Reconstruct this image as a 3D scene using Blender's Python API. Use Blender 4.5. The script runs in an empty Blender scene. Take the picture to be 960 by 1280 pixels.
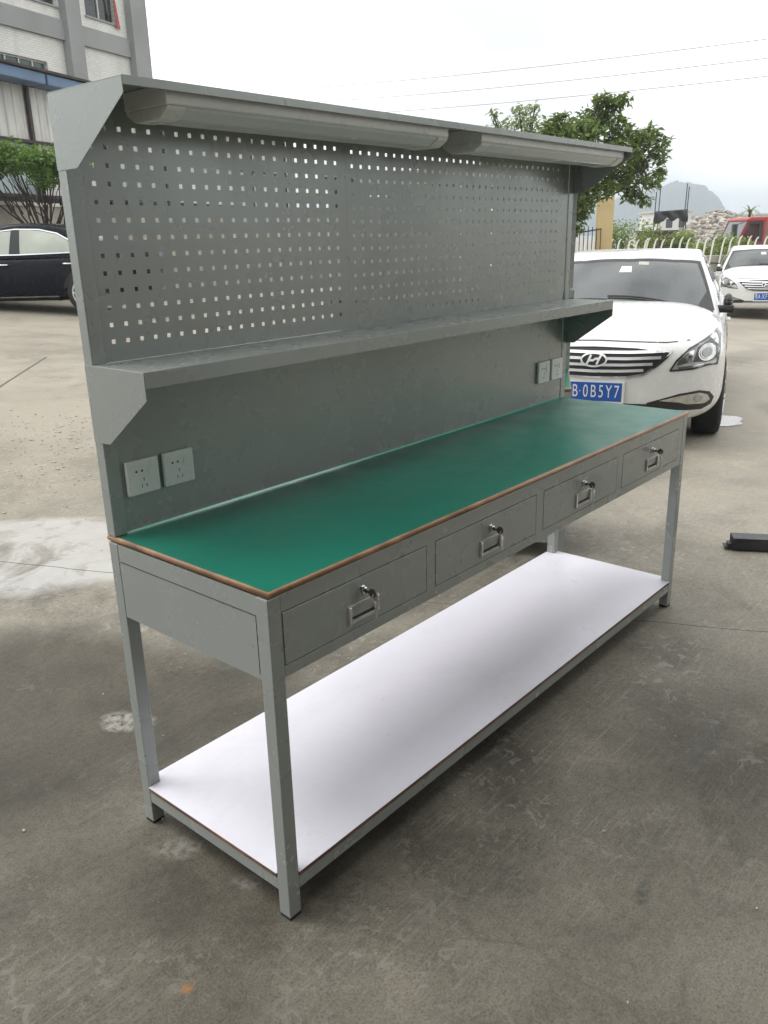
import bpy, bmesh, math, random
from mathutils import Vector, Matrix, noise
from mathutils.bvhtree import BVHTree
random.seed(7)
sc = bpy.context.scene
COL = sc.collection
PI = math.pi
# ------------------------------------------------------------------ frame of reference
# world X runs along the workbench, Y towards its back; (s, d) = right / forward on the yard
CX, CY, CZ = -1.00975, -1.19486, 1.51816
YAW, PITCH, ROLL = 0.71321, 0.31921, -0.02489
FOC = 1035.12
FW = Vector((math.cos(YAW), math.sin(YAW)))
RT = Vector((math.sin(YAW), -math.cos(YAW)))

def smooth(t):
    t = max(0.0, min(1.0, t)); return t*t*(3-2*t)

def gh(s, d):
    """height of the yard: level round the bench, tilting away further out"""
    w = smooth((d-3.0)/4.5)
    ss = max(-8.5, min(9.5, s))
    a = -0.079*ss if ss < 0 else -0.036*ss
    z = w*a
    t = smooth((d-34)/5.0)
    return z*(1-t) + (-0.8)*t

def WP(s, d, z=None, dz=0.0):
    p = Vector((CX, CY)) + RT*s + FW*d
    return Vector((p.x, p.y, (gh(s, d) if z is None else z)+dz))

def rot_for(v):           # z rotation that takes local +Y to v
    return math.atan2(-v.x, v.y)

# ------------------------------------------------------------------ materials
def new_mat(name):
    m = bpy.data.materials.new(name); m.use_nodes = True
    nt = m.node_tree
    return m, nt, nt.nodes['Principled BSDF']

def N(nt, t, **kw):
    n = nt.nodes.new(t)
    for k, v in kw.items():
        if k in n.inputs: n.inputs[k].default_value = v
        else: setattr(n, k, v)
    return n

def coords(nt, scale=(1, 1, 1), rot=(0, 0, 0), kind='Object'):
    if kind == 'World':
        g = N(nt, 'ShaderNodeNewGeometry'); out = g.outputs['Position']
    else:
        g = N(nt, 'ShaderNodeTexCoord'); out = g.outputs[kind]
    mp = N(nt, 'ShaderNodeMapping')
    mp.inputs['Scale'].default_value = scale; mp.inputs['Rotation'].default_value = rot
    nt.links.new(out, mp.inputs['Vector'])
    return mp.outputs['Vector']

def noise_tex(nt, vec, scale, detail=4, rough=0.55, dist=0.0):
    n = N(nt, 'ShaderNodeTexNoise', Scale=scale, Detail=detail, Roughness=rough, Distortion=dist)
    nt.links.new(vec, n.inputs['Vector']); return n.outputs['Fac']

def ramp(nt, fac, stops):
    r = N(nt, 'ShaderNodeValToRGB')
    els = r.color_ramp.elements
    while len(els) < len(stops): els.new(0.5)
    for e, (p, c) in zip(els, stops):
        e.position = p
        e.color = (c, c, c, 1) if isinstance(c, (int, float)) else (*c, 1)
    nt.links.new(fac, r.inputs['Fac']); return r.outputs['Color']

def mixc(nt, fac, a, b, mode='MIX'):
    m = N(nt, 'ShaderNodeMix', data_type='RGBA', blend_type=mode)
    for si, v in ((0, fac), (6, a), (7, b)):
        sock = m.inputs[si]
        if isinstance(v, (int, float)): sock.default_value = (v, v, v, 1) if si else v
        elif isinstance(v, tuple): sock.default_value = (*v, 1)
        else: nt.links.new(v, sock)
    return m.outputs[2]

def math_n(nt, op, a, b=0.0, c=None):
    m = N(nt, 'ShaderNodeMath', operation=op)
    for i, v in enumerate((a, b) if c is None else (a, b, c)):
        if isinstance(v, (int, float)): m.inputs[i].default_value = v
        else: nt.links.new(v, m.inputs[i])
    return m.outputs[0]

def bump(nt, bsdf, h, strength=0.2, dist=0.01):
    b = N(nt, 'ShaderNodeBump', Strength=strength, Distance=dist)
    nt.links.new(h, b.inputs['Height']); nt.links.new(b.outputs['Normal'], bsdf.inputs['Normal'])

def mat(name, col, rough=0.5, metal=0.0, var=0.12, scale=3.0, fine=0.05, bmp=0.0, bscale=60.0, coat=0.0, ior=1.5, kind='Object', dirt=None):
    m, nt, b = new_mat(name)
    v = coords(nt, kind=kind)
    n1 = noise_tex(nt, v, scale, 5)
    lo = tuple(c*(1-var) for c in col); hi = tuple(min(1, c*(1+var)) for c in col)
    c = ramp(nt, n1, [(0.3, lo), (0.7, hi)])
    if fine:
        n2 = noise_tex(nt, v, scale*25, 3)
        c = mixc(nt, 1.0, c, ramp(nt, n2, [(0.3, 1-fine), (0.7, 1.0)]), 'MULTIPLY')
    if dirt:
        n3 = noise_tex(nt, v, scale*0.8, 7, 0.7, 0.4)
        c = mixc(nt, ramp(nt, n3, [(0.52, 0.0), (0.75, dirt[1])]), c, dirt[0])
    nt.links.new(c, b.inputs['Base Color'])
    r2 = ramp(nt, noise_tex(nt, v, scale*4, 4), [(0.3, max(0, rough-0.06)), (0.7, min(1, rough+0.06))])
    nt.links.new(r2, b.inputs['Roughness'])
    b.inputs['Metallic'].default_value = metal; b.inputs['IOR'].default_value = ior
    b.inputs['Coat Weight'].default_value = coat
    if bmp: bump(nt, b, noise_tex(nt, v, bscale, 4), bmp, 0.003)
    return m

M = {}
M['paint'] = mat('grey_green_enamel', (0.35, 0.375, 0.352), 0.27, 0.22, var=0.05, scale=1.3, fine=0.0)
M['groove'] = mat('dark_seam', (0.03, 0.03, 0.028), 0.8)
M['green'] = mat('green_rubber_mat', (0.004, 0.185, 0.122), 0.36, var=0.14, scale=2.3, fine=0.08, bmp=0.05, bscale=300, dirt=((0.03, 0.17, 0.12), 0.5))
M['edge'] = mat('wood_tone_edge_band', (0.40, 0.225, 0.125), 0.45, var=0.5, scale=9, fine=0.15)
M['white_board'] = mat('white_laminate', (0.84, 0.82, 0.90), 0.33, var=0.03, scale=2.0, fine=0.03, dirt=((0.60, 0.58, 0.60), 0.35))
M['chip_edge'] = mat('raw_chipboard_edge', (0.20, 0.10, 0.055), 0.8, var=0.5, scale=14, fine=0.3)
M['bright_chrome'] = mat('bright_grille_chrome', (0.92, 0.92, 0.92), 0.32, 0.75, var=0.03)
M['chrome'] = mat('chrome', (0.72, 0.72, 0.72), 0.14, 1.0, var=0.03)
M['steel'] = mat('brushed_steel', (0.55, 0.55, 0.53), 0.3, 1.0, var=0.08)
M['black_plastic'] = mat('black_plastic', (0.02, 0.02, 0.021), 0.45, var=0.15)
M['dark_key'] = mat('dark_key_bow', (0.055, 0.045, 0.04), 0.4)
M['socket'] = mat('white_socket_plastic', (0.84, 0.85, 0.82), 0.35, var=0.02)
M['lamp_body'] = mat('lamp_housing_white', (0.86, 0.86, 0.82), 0.3, var=0.03)
M['diffuser'] = mat('lamp_diffuser', (0.80, 0.83, 0.82), 0.22, var=0.04)
M['rubber'] = mat('rubber', (0.02, 0.02, 0.02), 0.8)
M['car_white'] = mat('white_car_paint', (0.74, 0.74, 0.72), 0.25, var=0.015, coat=0.5, fine=0)
M['car_black'] = mat('black_car_paint', (0.006, 0.007, 0.011), 0.25, var=0.1, ior=1.22)
M['car_glass'] = mat('tinted_car_glass', (0.035, 0.042, 0.042), 0.03, var=0.3, scale=0.9, ior=1.8)
M['pale_glass'] = mat('pale_tinted_glass', (0.42, 0.45, 0.39), 0.05, var=0.2, scale=1.5)
M['lamp_glass'] = mat('headlight_lens', (0.36, 0.36, 0.35), 0.06, var=0.35, scale=9, ior=1.6)
M['lamp_dark'] = mat('headlight_bezel', (0.045, 0.045, 0.047), 0.2)
M['lamp_silver'] = mat('headlight_reflector', (0.55, 0.55, 0.53), 0.12, 0.9, var=0.2, scale=20)
M['plate_blue'] = mat('plate_blue', (0.012, 0.095, 0.42), 0.4, var=0.06)
M['plate_white'] = mat('plate_letters', (0.75, 0.76, 0.74), 0.45, var=0.03)
M['red'] = mat('red_truck_paint', (0.42, 0.024, 0.020), 0.4, var=0.15, dirt=((0.14, 0.05, 0.04), 0.7))
M['maroon'] = mat('maroon_truck_paint', (0.20, 0.020, 0.028), 0.45, var=0.2)
M['black_iron'] = mat('black_iron', (0.022, 0.023, 0.026), 0.42, var=0.3, scale=6, dirt=((0.09, 0.08, 0.07), 0.6))
M['white_iron'] = mat('white_painted_iron', (0.78, 0.77, 0.70), 0.5, var=0.05)
M['yellow'] = mat('ochre_render', (0.56, 0.43, 0.22), 0.85, var=0.15, scale=1.2, dirt=((0.35, 0.26, 0.15), 0.5), bmp=0.2)
M['concrete'] = mat('old_concrete', (0.36, 0.33, 0.28), 0.9, var=0.25, scale=0.7, dirt=((0.17, 0.14, 0.11), 0.7), bmp=0.3, fine=0.2)
M['cap'] = mat('pale_coping', (0.55, 0.53, 0.47), 0.85, var=0.15, scale=1.5)
M['grey_band'] = mat('grey_cement_render', (0.27, 0.28, 0.27), 0.85, var=0.14, scale=0.5, dirt=((0.17, 0.17, 0.165), 0.5))
M['gutter'] = mat('blue_sheet', (0.11, 0.18, 0.29), 0.5, var=0.25, scale=0.8, dirt=((0.06, 0.08, 0.11), 0.7))
M['dark_rail'] = mat('rusty_dark_steel', (0.045, 0.032, 0.028), 0.75, var=0.35, scale=3)
M['win_frame'] = mat('aluminium_frame', (0.5, 0.5, 0.48), 0.45, 0.3)
M['win_glass'] = mat('green_window_glass', (0.025, 0.075, 0.052), 0.08, var=0.5, scale=0.9)
M['dark_glass'] = mat('dark_window_glass', (0.02, 0.025, 0.022), 0.08, var=0.3, scale=0.9)
M['panel_glass'] = mat('grey_blue_panel', (0.30, 0.36, 0.36), 0.3, var=0.25, scale=0.8, dirt=((0.17, 0.19, 0.18), 0.6))
M['curtain'] = mat('red_curtain', (0.33, 0.07, 0.06), 0.8)
M['bark'] = mat('bark', (0.055, 0.042, 0.032), 0.9, var=0.35, scale=9, bmp=0.5, bscale=40)
M['tarp'] = mat('black_tarp', (0.022, 0.02, 0.02), 0.6, var=0.3)
M['rust'] = mat('rusty_plate', (0.10, 0.06, 0.045), 0.8, var=0.3)
M['rock'] = mat('rubble', (0.42, 0.39, 0.34), 0.9, var=0.55, scale=2.6, fine=0.2)
M['pebble'] = mat('pebble', (0.40, 0.38, 0.33), 0.85, var=0.3, scale=30)
M['far_wall'] = mat('far_wall', (0.62, 0.62, 0.60), 0.9, var=0.1, scale=0.2)
M['pull'] = mat('zinc_pull_plate', (0.50, 0.50, 0.48), 0.35, 0.4)
M['wire'] = mat('grey_wire', (0.42, 0.42, 0.42), 0.6)
M['pole'] = mat('weathered_pole', (0.24, 0.16, 0.12), 0.9, var=0.2)
M['hall'] = mat('shade_hall_sheet', (0.30, 0.30, 0.285), 0.8, var=0.15)
M['wet'] = mat('shallow_water', (0.22, 0.21, 0.19), 0.04, var=0.1)

def leaf_mat(name, dark, light, scale=1.2):
    m, nt, b = new_mat(name)
    v = coords(nt)
    f = noise_tex(nt, v, scale, 3)
    f2 = noise_tex(nt, v, scale*14, 2)
    c = mixc(nt, f, dark, light)
    c = mixc(nt, ramp(nt, f2, [(0.4, 0.0), (0.75, 0.6)]), c, tuple(min(1, x*1.5) for x in light))
    nt.links.new(c, b.inputs['Base Color'])
    b.inputs['Roughness'].default_value = 0.5
    b.inputs['Transmission Weight'].default_value = 0.0
    tr = N(nt, 'ShaderNodeBsdfTranslucent')
    nt.links.new(c, tr.inputs['Color'])
    mx = N(nt, 'ShaderNodeMixShader'); mx.inputs[0].default_value = 0.4
    nt.links.new(b.outputs[0], mx.inputs[1]); nt.links.new(tr.outputs[0], mx.inputs[2])
    nt.links.new(mx.outputs[0], nt.nodes['Material Output'].inputs[0])
    return m
M['leaf_tree'] = leaf_mat('tree_leaves', (0.035, 0.072, 0.013), (0.20, 0.27, 0.06))
M['leaf_pale'] = leaf_mat('pale_tree_leaves', (0.15, 0.21, 0.085), (0.30, 0.37, 0.16))
M['leaf_shrub'] = leaf_mat('shrub_leaves', (0.06, 0.13, 0.018), (0.19, 0.31, 0.05))
M['leaf_bush'] = leaf_mat('bush_leaves', (0.09, 0.15, 0.025), (0.27, 0.34, 0.07), 0.6)
M['leaf_weed'] = leaf_mat('weed_blades', (0.09, 0.12, 0.035), (0.22, 0.24, 0.09))

def tile_wall():
    m, nt, b = new_mat('white_wall_tiles')
    v = coords(nt, rot=(PI/2, 0, 0))
    br = N(nt, 'ShaderNodeTexBrick', Scale=1.0)
    br.inputs['Color1'].default_value = (0.60, 0.60, 0.55, 1); br.inputs['Color2'].default_value = (0.66, 0.66, 0.61, 1)
    br.inputs['Mortar'].default_value = (0.47, 0.47, 0.44, 1)
    br.inputs['Brick Width'].default_value = 0.24; br.inputs['Row Height'].default_value = 0.075
    br.inputs['Mortar Size'].default_value = 0.008
    nt.links.new(v, br.inputs['Vector'])
    v2 = coords(nt, scale=(1.2, 1.2, 0.25))
    st = ramp(nt, noise_tex(nt, v2, 0.9, 6, 0.65), [(0.45, 1.0), (0.75, 0.72)])
    nt.links.new(mixc(nt, 1.0, br.outputs['Color'], st, 'MULTIPLY'), b.inputs['Base Color'])
    b.inputs['Roughness'].default_value = 0.5
    return m
M['tiles'] = tile_wall()

def sheet_mat():
    m, nt, b = new_mat('white_corrugated_sheet')
    v = coords(nt, scale=(2.0, 1, 0.35))
    st = ramp(nt, noise_tex(nt, v, 1.6, 6, 0.65), [(0.35, (0.62, 0.62, 0.58)), (0.7, (0.36, 0.36, 0.33))])
    nt.links.new(st, b.inputs['Base Color']); b.inputs['Roughness'].default_value = 0.6
    return m
M['sheet'] = sheet_mat()

def hill_mat():
    m, nt, b = new_mat('wooded_hillside')
    v = coords(nt)
    c = ramp(nt, noise_tex(nt, v, 0.05, 6, 0.65), [(0.35, (0.03, 0.05, 0.035)), (0.65, (0.055, 0.08, 0.05))])
    nt.links.new(c, b.inputs['Base Color']); b.inputs['Roughness'].default_value = 0.9
    return m
M['hill'] = hill_mat()

def ground_mat():
    m, nt, b = new_mat('stained_concrete_yard')
    v = coords(nt, kind='World')
    big = noise_tex(nt, v, 0.45, 5, 0.6, 0.6)
    mid = noise_tex(nt, v, 2.6, 7, 0.68, 0.5)
    fine = noise_tex(nt, v, 45, 3, 0.7)
    col = ramp(nt, big, [(0.30, (0.195, 0.176, 0.139)), (0.50, (0.283, 0.259, 0.210)), (0.70, (0.375, 0.345, 0.286))])
    col = mixc(nt, 0.85, col, ramp(nt, mid, [(0.32, (0.50, 0.49, 0.46)), (0.48, (0.90, 0.895, 0.88)), (0.58, (1.0, 1.0, 0.99)), (0.68, (1.22, 1.21, 1.18))]), 'MULTIPLY')
    col = mixc(nt, 1.0, col, ramp(nt, fine, [(0.28, 0.72), (0.5, 0.97), (0.75, 1.1)]), 'MULTIPLY')
    grit = noise_tex(nt, v, 170, 2, 0.6)
    col = mixc(nt, 1.0, col, ramp(nt, grit, [(0.30, 0.62), (0.5, 0.98), (0.72, 1.25)]), 'MULTIPLY')
    stn = noise_tex(nt, v, 0.95, 8, 0.68, 0.9)
    col = mixc(nt, ramp(nt, stn, [(0.40, 0.75), (0.455, 0.30), (0.52, 0.0)]), col, mixc(nt, 1.0, col, (0.55, 0.54, 0.51), 'MULTIPLY'))
    # trowel and tyre scuffs, two directions
    for rz, sc_, th, amt in ((0.55, 8.0, 0.57, 0.45), (-0.9, 14.0, 0.585, 0.5), (1.35, 22.0, 0.585, 0.45)):
        vs = coords(nt, scale=(1.0, 22.0, 1.0), rot=(0, 0, rz), kind='World')
        stre = noise_tex(nt, vs, sc_*0.35, 5, 0.75, 0.0)
        area = ramp(nt, noise_tex(nt, v, 2.1 + 0.6*rz, 3), [(0.50, 0.0), (0.63, amt)])
        f = math_n(nt, 'MULTIPLY', ramp(nt, stre, [(th-0.03, 0.0), (th+0.06, 1.0)]), area)
        col = mixc(nt, f, col, (0.44, 0.42, 0.37))
    # flaked surface skin, pale crumbs
    fl = noise_tex(nt, v, 17, 4, 0.75, 1.2)
    fz = ramp(nt, noise_tex(nt, v, 1.9, 4, 0.6), [(0.45, 0.0), (0.62, 1.0)])
    col = mixc(nt, math_n(nt, 'MULTIPLY', math_n(nt, 'MULTIPLY', ramp(nt, fl, [(0.56, 0.0), (0.61, 0.6)]), fz), 0.8), col, (0.46, 0.44, 0.39))
    fd = ramp(nt, noise_tex(nt, v, 11, 4, 0.72, 0.8), [(0.34, 0.4), (0.42, 0.0)])
    fd = math_n(nt, 'MULTIPLY', fd, ramp(nt, noise_tex(nt, v, 1.15, 3), [(0.42, 0.1), (0.62, 1.0)]))
    col = mixc(nt, fd, col, mixc(nt, 1.0, col, (0.55, 0.54, 0.52), 'MULTIPLY'))
    # wet-stained concrete with foreground shade painted in, darker towards the hall
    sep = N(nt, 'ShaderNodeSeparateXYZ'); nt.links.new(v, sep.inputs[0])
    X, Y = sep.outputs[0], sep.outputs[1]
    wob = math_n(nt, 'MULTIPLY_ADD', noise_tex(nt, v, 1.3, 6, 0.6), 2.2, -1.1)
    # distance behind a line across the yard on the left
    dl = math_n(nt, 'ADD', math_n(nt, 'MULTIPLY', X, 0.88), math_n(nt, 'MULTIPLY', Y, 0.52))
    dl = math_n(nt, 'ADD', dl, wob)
    damp_shade = ramp(nt, math_n(nt, 'MULTIPLY_ADD', dl, 0.25, 0.5), [(0.45, 1.0), (0.98, 0.0)])
    col = mixc(nt, math_n(nt, 'MULTIPLY', damp_shade, 0.9), col, mixc(nt, 1.0, col, (0.47, 0.46, 0.43), 'MULTIPLY'))
    # wet / limewashed patch left of the bench
    NZ = {k: noise_tex(nt, v, k, 4, 0.6) for k in (1.6, 6, 14)}
    def blob(cx, cy, ax, ay, ang, wobs=0.5, wsc=1.6):
        ca, sa = math.cos(ang), math.sin(ang)
        dx = math_n(nt, 'SUBTRACT', X, cx); dy = math_n(nt, 'SUBTRACT', Y, cy)
        p = math_n(nt, 'ADD', math_n(nt, 'MULTIPLY', dx, ca/ax), math_n(nt, 'MULTIPLY', dy, sa/ax))
        q = math_n(nt, 'ADD', math_n(nt, 'MULTIPLY', dx, -sa/ay), math_n(nt, 'MULTIPLY', dy, ca/ay))
        r = math_n(nt, 'SQRT', math_n(nt, 'ADD', math_n(nt, 'MULTIPLY', p, p), math_n(nt, 'MULTIPLY', q, q)))
        return math_n(nt, 'ADD', r, math_n(nt, 'MULTIPLY_ADD', NZ[wsc], 2*wobs, -wobs))
    rough = ramp(nt, mid, [(0.3, 0.55), (0.7, 0.8)])
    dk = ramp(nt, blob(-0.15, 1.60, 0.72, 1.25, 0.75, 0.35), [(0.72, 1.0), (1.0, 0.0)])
    bench_shade = ramp(nt, blob(1.35, -0.55, 0.9, 0.35, 0.1, 0.6), [(0.4, 0.6), (1.2, 0.0)])  # shadow in front of the bench, painted into the concrete colour
    dk = math_n(nt, 'MAXIMUM', dk, bench_shade)
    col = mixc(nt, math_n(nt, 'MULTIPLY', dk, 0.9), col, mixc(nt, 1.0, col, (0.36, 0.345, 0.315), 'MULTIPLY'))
    wet = ramp(nt, blob(0.95, 2.72, 0.62, 1.35, 0.75, 0.38), [(0.70, 1.0), (0.86, 0.0)])
    col = mixc(nt, math_n(nt, 'MULTIPLY', wet, ramp(nt, noise_tex(nt, v, 2.2, 6, 0.7, 0.6), [(0.38, 0.25), (0.50, 0.9)])), col, ramp(nt, mid, [(0.3, (0.50, 0.49, 0.475)), (0.7, (0.64, 0.635, 0.62))]))
    rough = mixc(nt, math_n(nt, 'MULTIPLY', wet, 0.92), rough, 0.07)
    brk = ramp(nt, math_n(nt, 'ADD', math_n(nt, 'MULTIPLY', fl, 0.6), math_n(nt, 'MULTIPLY', fine, 0.4)), [(0.40, 0.0), (0.56, 1.0)])
    dry = math_n(nt, 'MULTIPLY', ramp(nt, blob(0.25, 1.06, 0.075, 0.115, 0.5, 0.9, 6), [(0.5, 1.0), (0.9, 0.0)]), brk)
    col = mixc(nt, math_n(nt, 'MULTIPLY', dry, 0.55), col, (0.50, 0.48, 0.43))
    # dusty broad paler zones out in the open
    dust = ramp(nt, noise_tex(nt, v, 0.22, 6, 0.6), [(0.38, 0.1), (0.58, 1.0)])
    far = ramp(nt, math_n(nt, 'MULTIPLY_ADD', dl, 0.1, 0.1), [(0.2, 0.0), (0.55, 0.75)])
    col = mixc(nt, math_n(nt, 'MULTIPLY', dust, far), col, (0.36, 0.322, 0.255))
    # oil and rust spots
    for cx, cy, ax, ay, an, c_, k in ((0.60, -0.60, 0.055, 0.022, 0.2, (0.045, 0.05, 0.042), 0.85), (-0.265, 0.04, 0.018, 0.014, 0, (0.36, 0.15, 0.04), 0.8),
                                      (0.06, -0.17, 0.022, 0.012, 0.3, (0.09, 0.085, 0.07), 0.7), (0.02, 0.18, 0.03, 0.045, 0.4, (0.34, 0.325, 0.285), 0.5), (1.10, -0.62, 0.03, 0.012, 1.1, (0.13, 0.10, 0.07), 0.7),
                                      (-0.02, 0.42, 0.05, 0.09, 0.6, (0.36, 0.345, 0.305), 0.5), (7.4, 1.05, 0.5, 0.25, 0.5, (0.13, 0.115, 0.095), 0.7)):
        f = ramp(nt, blob(cx, cy, ax, ay, an, 0.6, 14 if ax < 0.2 else 1.6), [(0.55, k), (1.0, 0.0)])
        col = mixc(nt, math_n(nt, 'MULTIPLY', f, brk), col, c_)
    # cracks
    vo = N(nt, 'ShaderNodeTexVoronoi', feature='DISTANCE_TO_EDGE', Scale=0.42)
    vd = N(nt, 'ShaderNodeVectorMath', operation='ADD')
    nz = N(nt, 'ShaderNodeTexNoise', Scale=1.7, Detail=5.0); nt.links.new(v, nz.inputs['Vector'])
    sc2 = N(nt, 'ShaderNodeVectorMath', operation='SCALE'); sc2.inputs['Scale'].default_value = 0.55
    nt.links.new(nz.outputs['Color'], sc2.inputs[0]); nt.links.new(v, vd.inputs[0]); nt.links.new(sc2.outputs[0], vd.inputs[1])
    nt.links.new(vd.outputs[0], vo.inputs['Vector'])
    cr = ramp(nt, vo.outputs['Distance'], [(0.0, 1.0), (0.0035, 0.0)])
    cr = math_n(nt, 'MULTIPLY', cr, ramp(nt, noise_tex(nt, v, 0.8, 2), [(0.56, 0.0), (0.66, 0.5)]))
    col = mixc(nt, cr, col, (0.07, 0.065, 0.055))
    # sawn joints
    def joint(x0, y0, x1, y1, wd):
        dx, dy = x1-x0, y1-y0; L = math.hypot(dx, dy); nx, ny = -dy/L, dx/L
        q = math_n(nt, 'ADD', math_n(nt, 'MULTIPLY', X, nx), math_n(nt, 'MULTIPLY_ADD', Y, ny, -(x0*nx+y0*ny)))
        q = math_n(nt, 'ADD', q, math_n(nt, 'MULTIPLY_ADD', noise_tex(nt, v, 3.0, 4), 0.03, -0.015))
        return math_n(nt, 'LESS_THAN', math_n(nt, 'ABSOLUTE', q), wd), q
    j1, _ = joint(2.06, -0.08, 2.214, -0.403, 0.0035)
    j2, q2 = joint(2.417, 6.455, 3.763, 8.028, 0.012)
    col = mixc(nt, math_n(nt, 'MULTIPLY', j1, 0.8), col, (0.06, 0.055, 0.05))
    lim = math_n(nt, 'MULTIPLY', j2, math_n(nt, 'LESS_THAN', X, 3.8))
    col = mixc(nt, lim, col, (0.09, 0.08, 0.07))
    # specks
    sp = N(nt, 'ShaderNodeTexVoronoi', Scale=9.0); nt.links.new(v, sp.inputs['Vector'])
    spk = ramp(nt, sp.outputs['Distance'], [(0.035, 1.0), (0.06, 0.0)])
    spk = math_n(nt, 'MULTIPLY', spk, ramp(nt, noise_tex(nt, v, 3.3, 2), [(0.5, 0.0), (0.6, 0.8)]))
    col = mixc(nt, spk, col, (0.10, 0.09, 0.075))
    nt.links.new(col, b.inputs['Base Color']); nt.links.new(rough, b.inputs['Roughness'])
    hgt = math_n(nt, 'ADD', math_n(nt, 'MULTIPLY', fine, 0.5), mid)
    hgt = math_n(nt, 'SUBTRACT', hgt, math_n(nt, 'MULTIPLY', cr, 0.8))
    bump(nt, b, hgt, 0.5, 0.007)
    return m
M['ground'] = ground_mat()

# ------------------------------------------------------------------ mesh helpers
class MB:
    def __init__(self): self.v = []; self.f = []
    def add(self, vs, fs):
        o = len(self.v); self.v += [tuple(x) for x in vs]; self.f += [tuple(i+o for i in f) for f in fs]; return self
    def box(self, x0, x1, y0, y1, z0, z1):
        v = [(x, y, z) for x in (x0, x1) for y in (y0, y1) for z in (z0, z1)]
        return self.add(v, [(0, 1, 3, 2), (4, 6, 7, 5), (0, 4, 5, 1), (2, 3, 7, 6), (0, 2, 6, 4), (1, 5, 7, 3)])
    def prism(self, pts, axis, a0, a1):
        """extrude a 2-D polygon along axis; pts are the other two coords in xyz order"""
        def p3(p, a):
            return {0: (a, p[0], p[1]), 1: (p[0], a, p[1]), 2: (p[0], p[1], a)}[axis]
        n = len(pts)
        v = [p3(p, a0) for p in pts] + [p3(p, a1) for p in pts]
        f = [tuple(range(n))[::-1], tuple(range(n, 2*n))] + [(i, (i+1) % n, n+(i+1) % n, n+i) for i in range(n)]
        return self.add(v, f)
    def tube(self, pts, r, seg=8, r1=None, cap=True):
        pts = [Vector(p) for p in pts]; n = len(pts); rings = []
        ref = None
        for i, p in enumerate(pts):
            t = (pts[min(i+1, n-1)] - pts[max(i-1, 0)])
            t = t.normalized() if t.length > 1e-9 else Vector((0, 0, 1))
            if ref is None: ref = t.orthogonal().normalized()
            a = (ref - t*ref.dot(t))
            a = a.normalized() if a.length > 1e-6 else t.orthogonal().normalized()
            ref = a; bb = t.cross(a)
            rr = r if r1 is None else r + (r1-r)*i/max(1, n-1)
            rings.append([p + (a*math.cos(2*PI*k/seg) + bb*math.sin(2*PI*k/seg))*rr for k in range(seg)])
        v = [q for ring in rings for q in ring]
        f = [(i*seg+k, i*seg+(k+1) % seg, (i+1)*seg+(k+1) % seg, (i+1)*seg+k) for i in range(n-1) for k in range(seg)]
        if cap: f += [tuple(range(seg))[::-1], tuple(range((n-1)*seg, n*seg))]
        return self.add(v, f)
    def lathe(self, prof, c, axis, seg=32):
        """prof: list of (a, r) along axis"""
        v = []; n = len(prof)
        for a, r in prof:
            for k in range(seg):
                t = 2*PI*k/seg; p = [0, 0, 0]; p[axis] = a; p[(axis+1) % 3] = r*math.cos(t); p[(axis+2) % 3] = r*math.sin(t)
                v.append((p[0]+c[0], p[1]+c[1], p[2]+c[2]))
        f = [(i*seg+k, i*seg+(k+1) % seg, (i+1)*seg+(k+1) % seg, (i+1)*seg+k) for i in range(n-1) for k in range(seg)]
        f += [tuple(range(seg))[::-1], tuple(range((n-1)*seg, n*seg))]
        return self.add(v, f)
    def holes(self, x0, x1, z0, z1, y0, y1, hl, cx=None):
        """flat sheet in xz with rectangular holes (list of x0,x1,z0,z1)"""
        xs = sorted({x0, x1} | {h[0] for h in hl} | {h[1] for h in hl})
        zs = sorted({z0, z1} | {h[2] for h in hl} | {h[3] for h in hl})
        hs = {}
        for h in hl:
            for i in range(xs.index(h[0]), xs.index(h[1])):
                for k in range(zs.index(h[2]), zs.index(h[3])): hs[(i, k)] = 1
        nx, nz = len(xs), len(zs)
        o = len(self.v)
        for y in (y0, y1):
            for x in xs:
                for z in zs: self.v.append((x, y, z))
        F = lambda i, k: o+i*nz+k
        B = lambda i, k: o+nx*nz+i*nz+k
        for i in range(nx-1):
            for k in range(nz-1):
                if (i, k) in hs: continue
                self.f.append((F(i, k), F(i+1, k), F(i+1, k+1), F(i, k+1)))
                self.f.append((B(i, k), B(i, k+1), B(i+1, k+1), B(i+1, k)))
                for di, dk, a, c in ((-1, 0, (i, k), (i, k+1)), (1, 0, (i+1, k+1), (i+1, k)), (0, -1, (i+1, k), (i, k)), (0, 1, (i, k+1), (i+1, k+1))):
                    q = (i+di, k+dk)
                    if not (0 <= q[0] < nx-1 and 0 <= q[1] < nz-1) or q in hs:
                        self.f.append((F(*a), F(*c), B(*c), B(*a)))
        return self
    def mesh(self, name, smooth_=False):
        me = bpy.data.meshes.new(name); me.from_pydata(self.v, [], self.f)
        bm = bmesh.new(); bm.from_mesh(me); bmesh.ops.recalc_face_normals(bm, faces=bm.faces); bm.to_mesh(me); bm.free()
        if smooth_:
            me.polygons.foreach_set('use_smooth', [True]*len(me.polygons))
        me.update(); return me
    def build(self, name, m, parent=None, smooth_=False, bevel=0.0, loc=None):
        return link(name, self.mesh(name, smooth_), m, parent, bevel, loc)

def link(name, me, m, parent=None, bevel=0.0, loc=None):
    o = bpy.data.objects.new(name, me)
    for x in (m if isinstance(m, (list, tuple)) else [m]): me.materials.append(x)
    COL.objects.link(o)
    if parent: o.parent = parent
    if loc is not None: o.location = loc
    if bevel:
        b = o.modifiers.new('bevel', 'BEVEL'); b.width = bevel; b.segments = 2; b.limit_method = 'ANGLE'
        b.angle_limit = math.radians(40)
    return o

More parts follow.
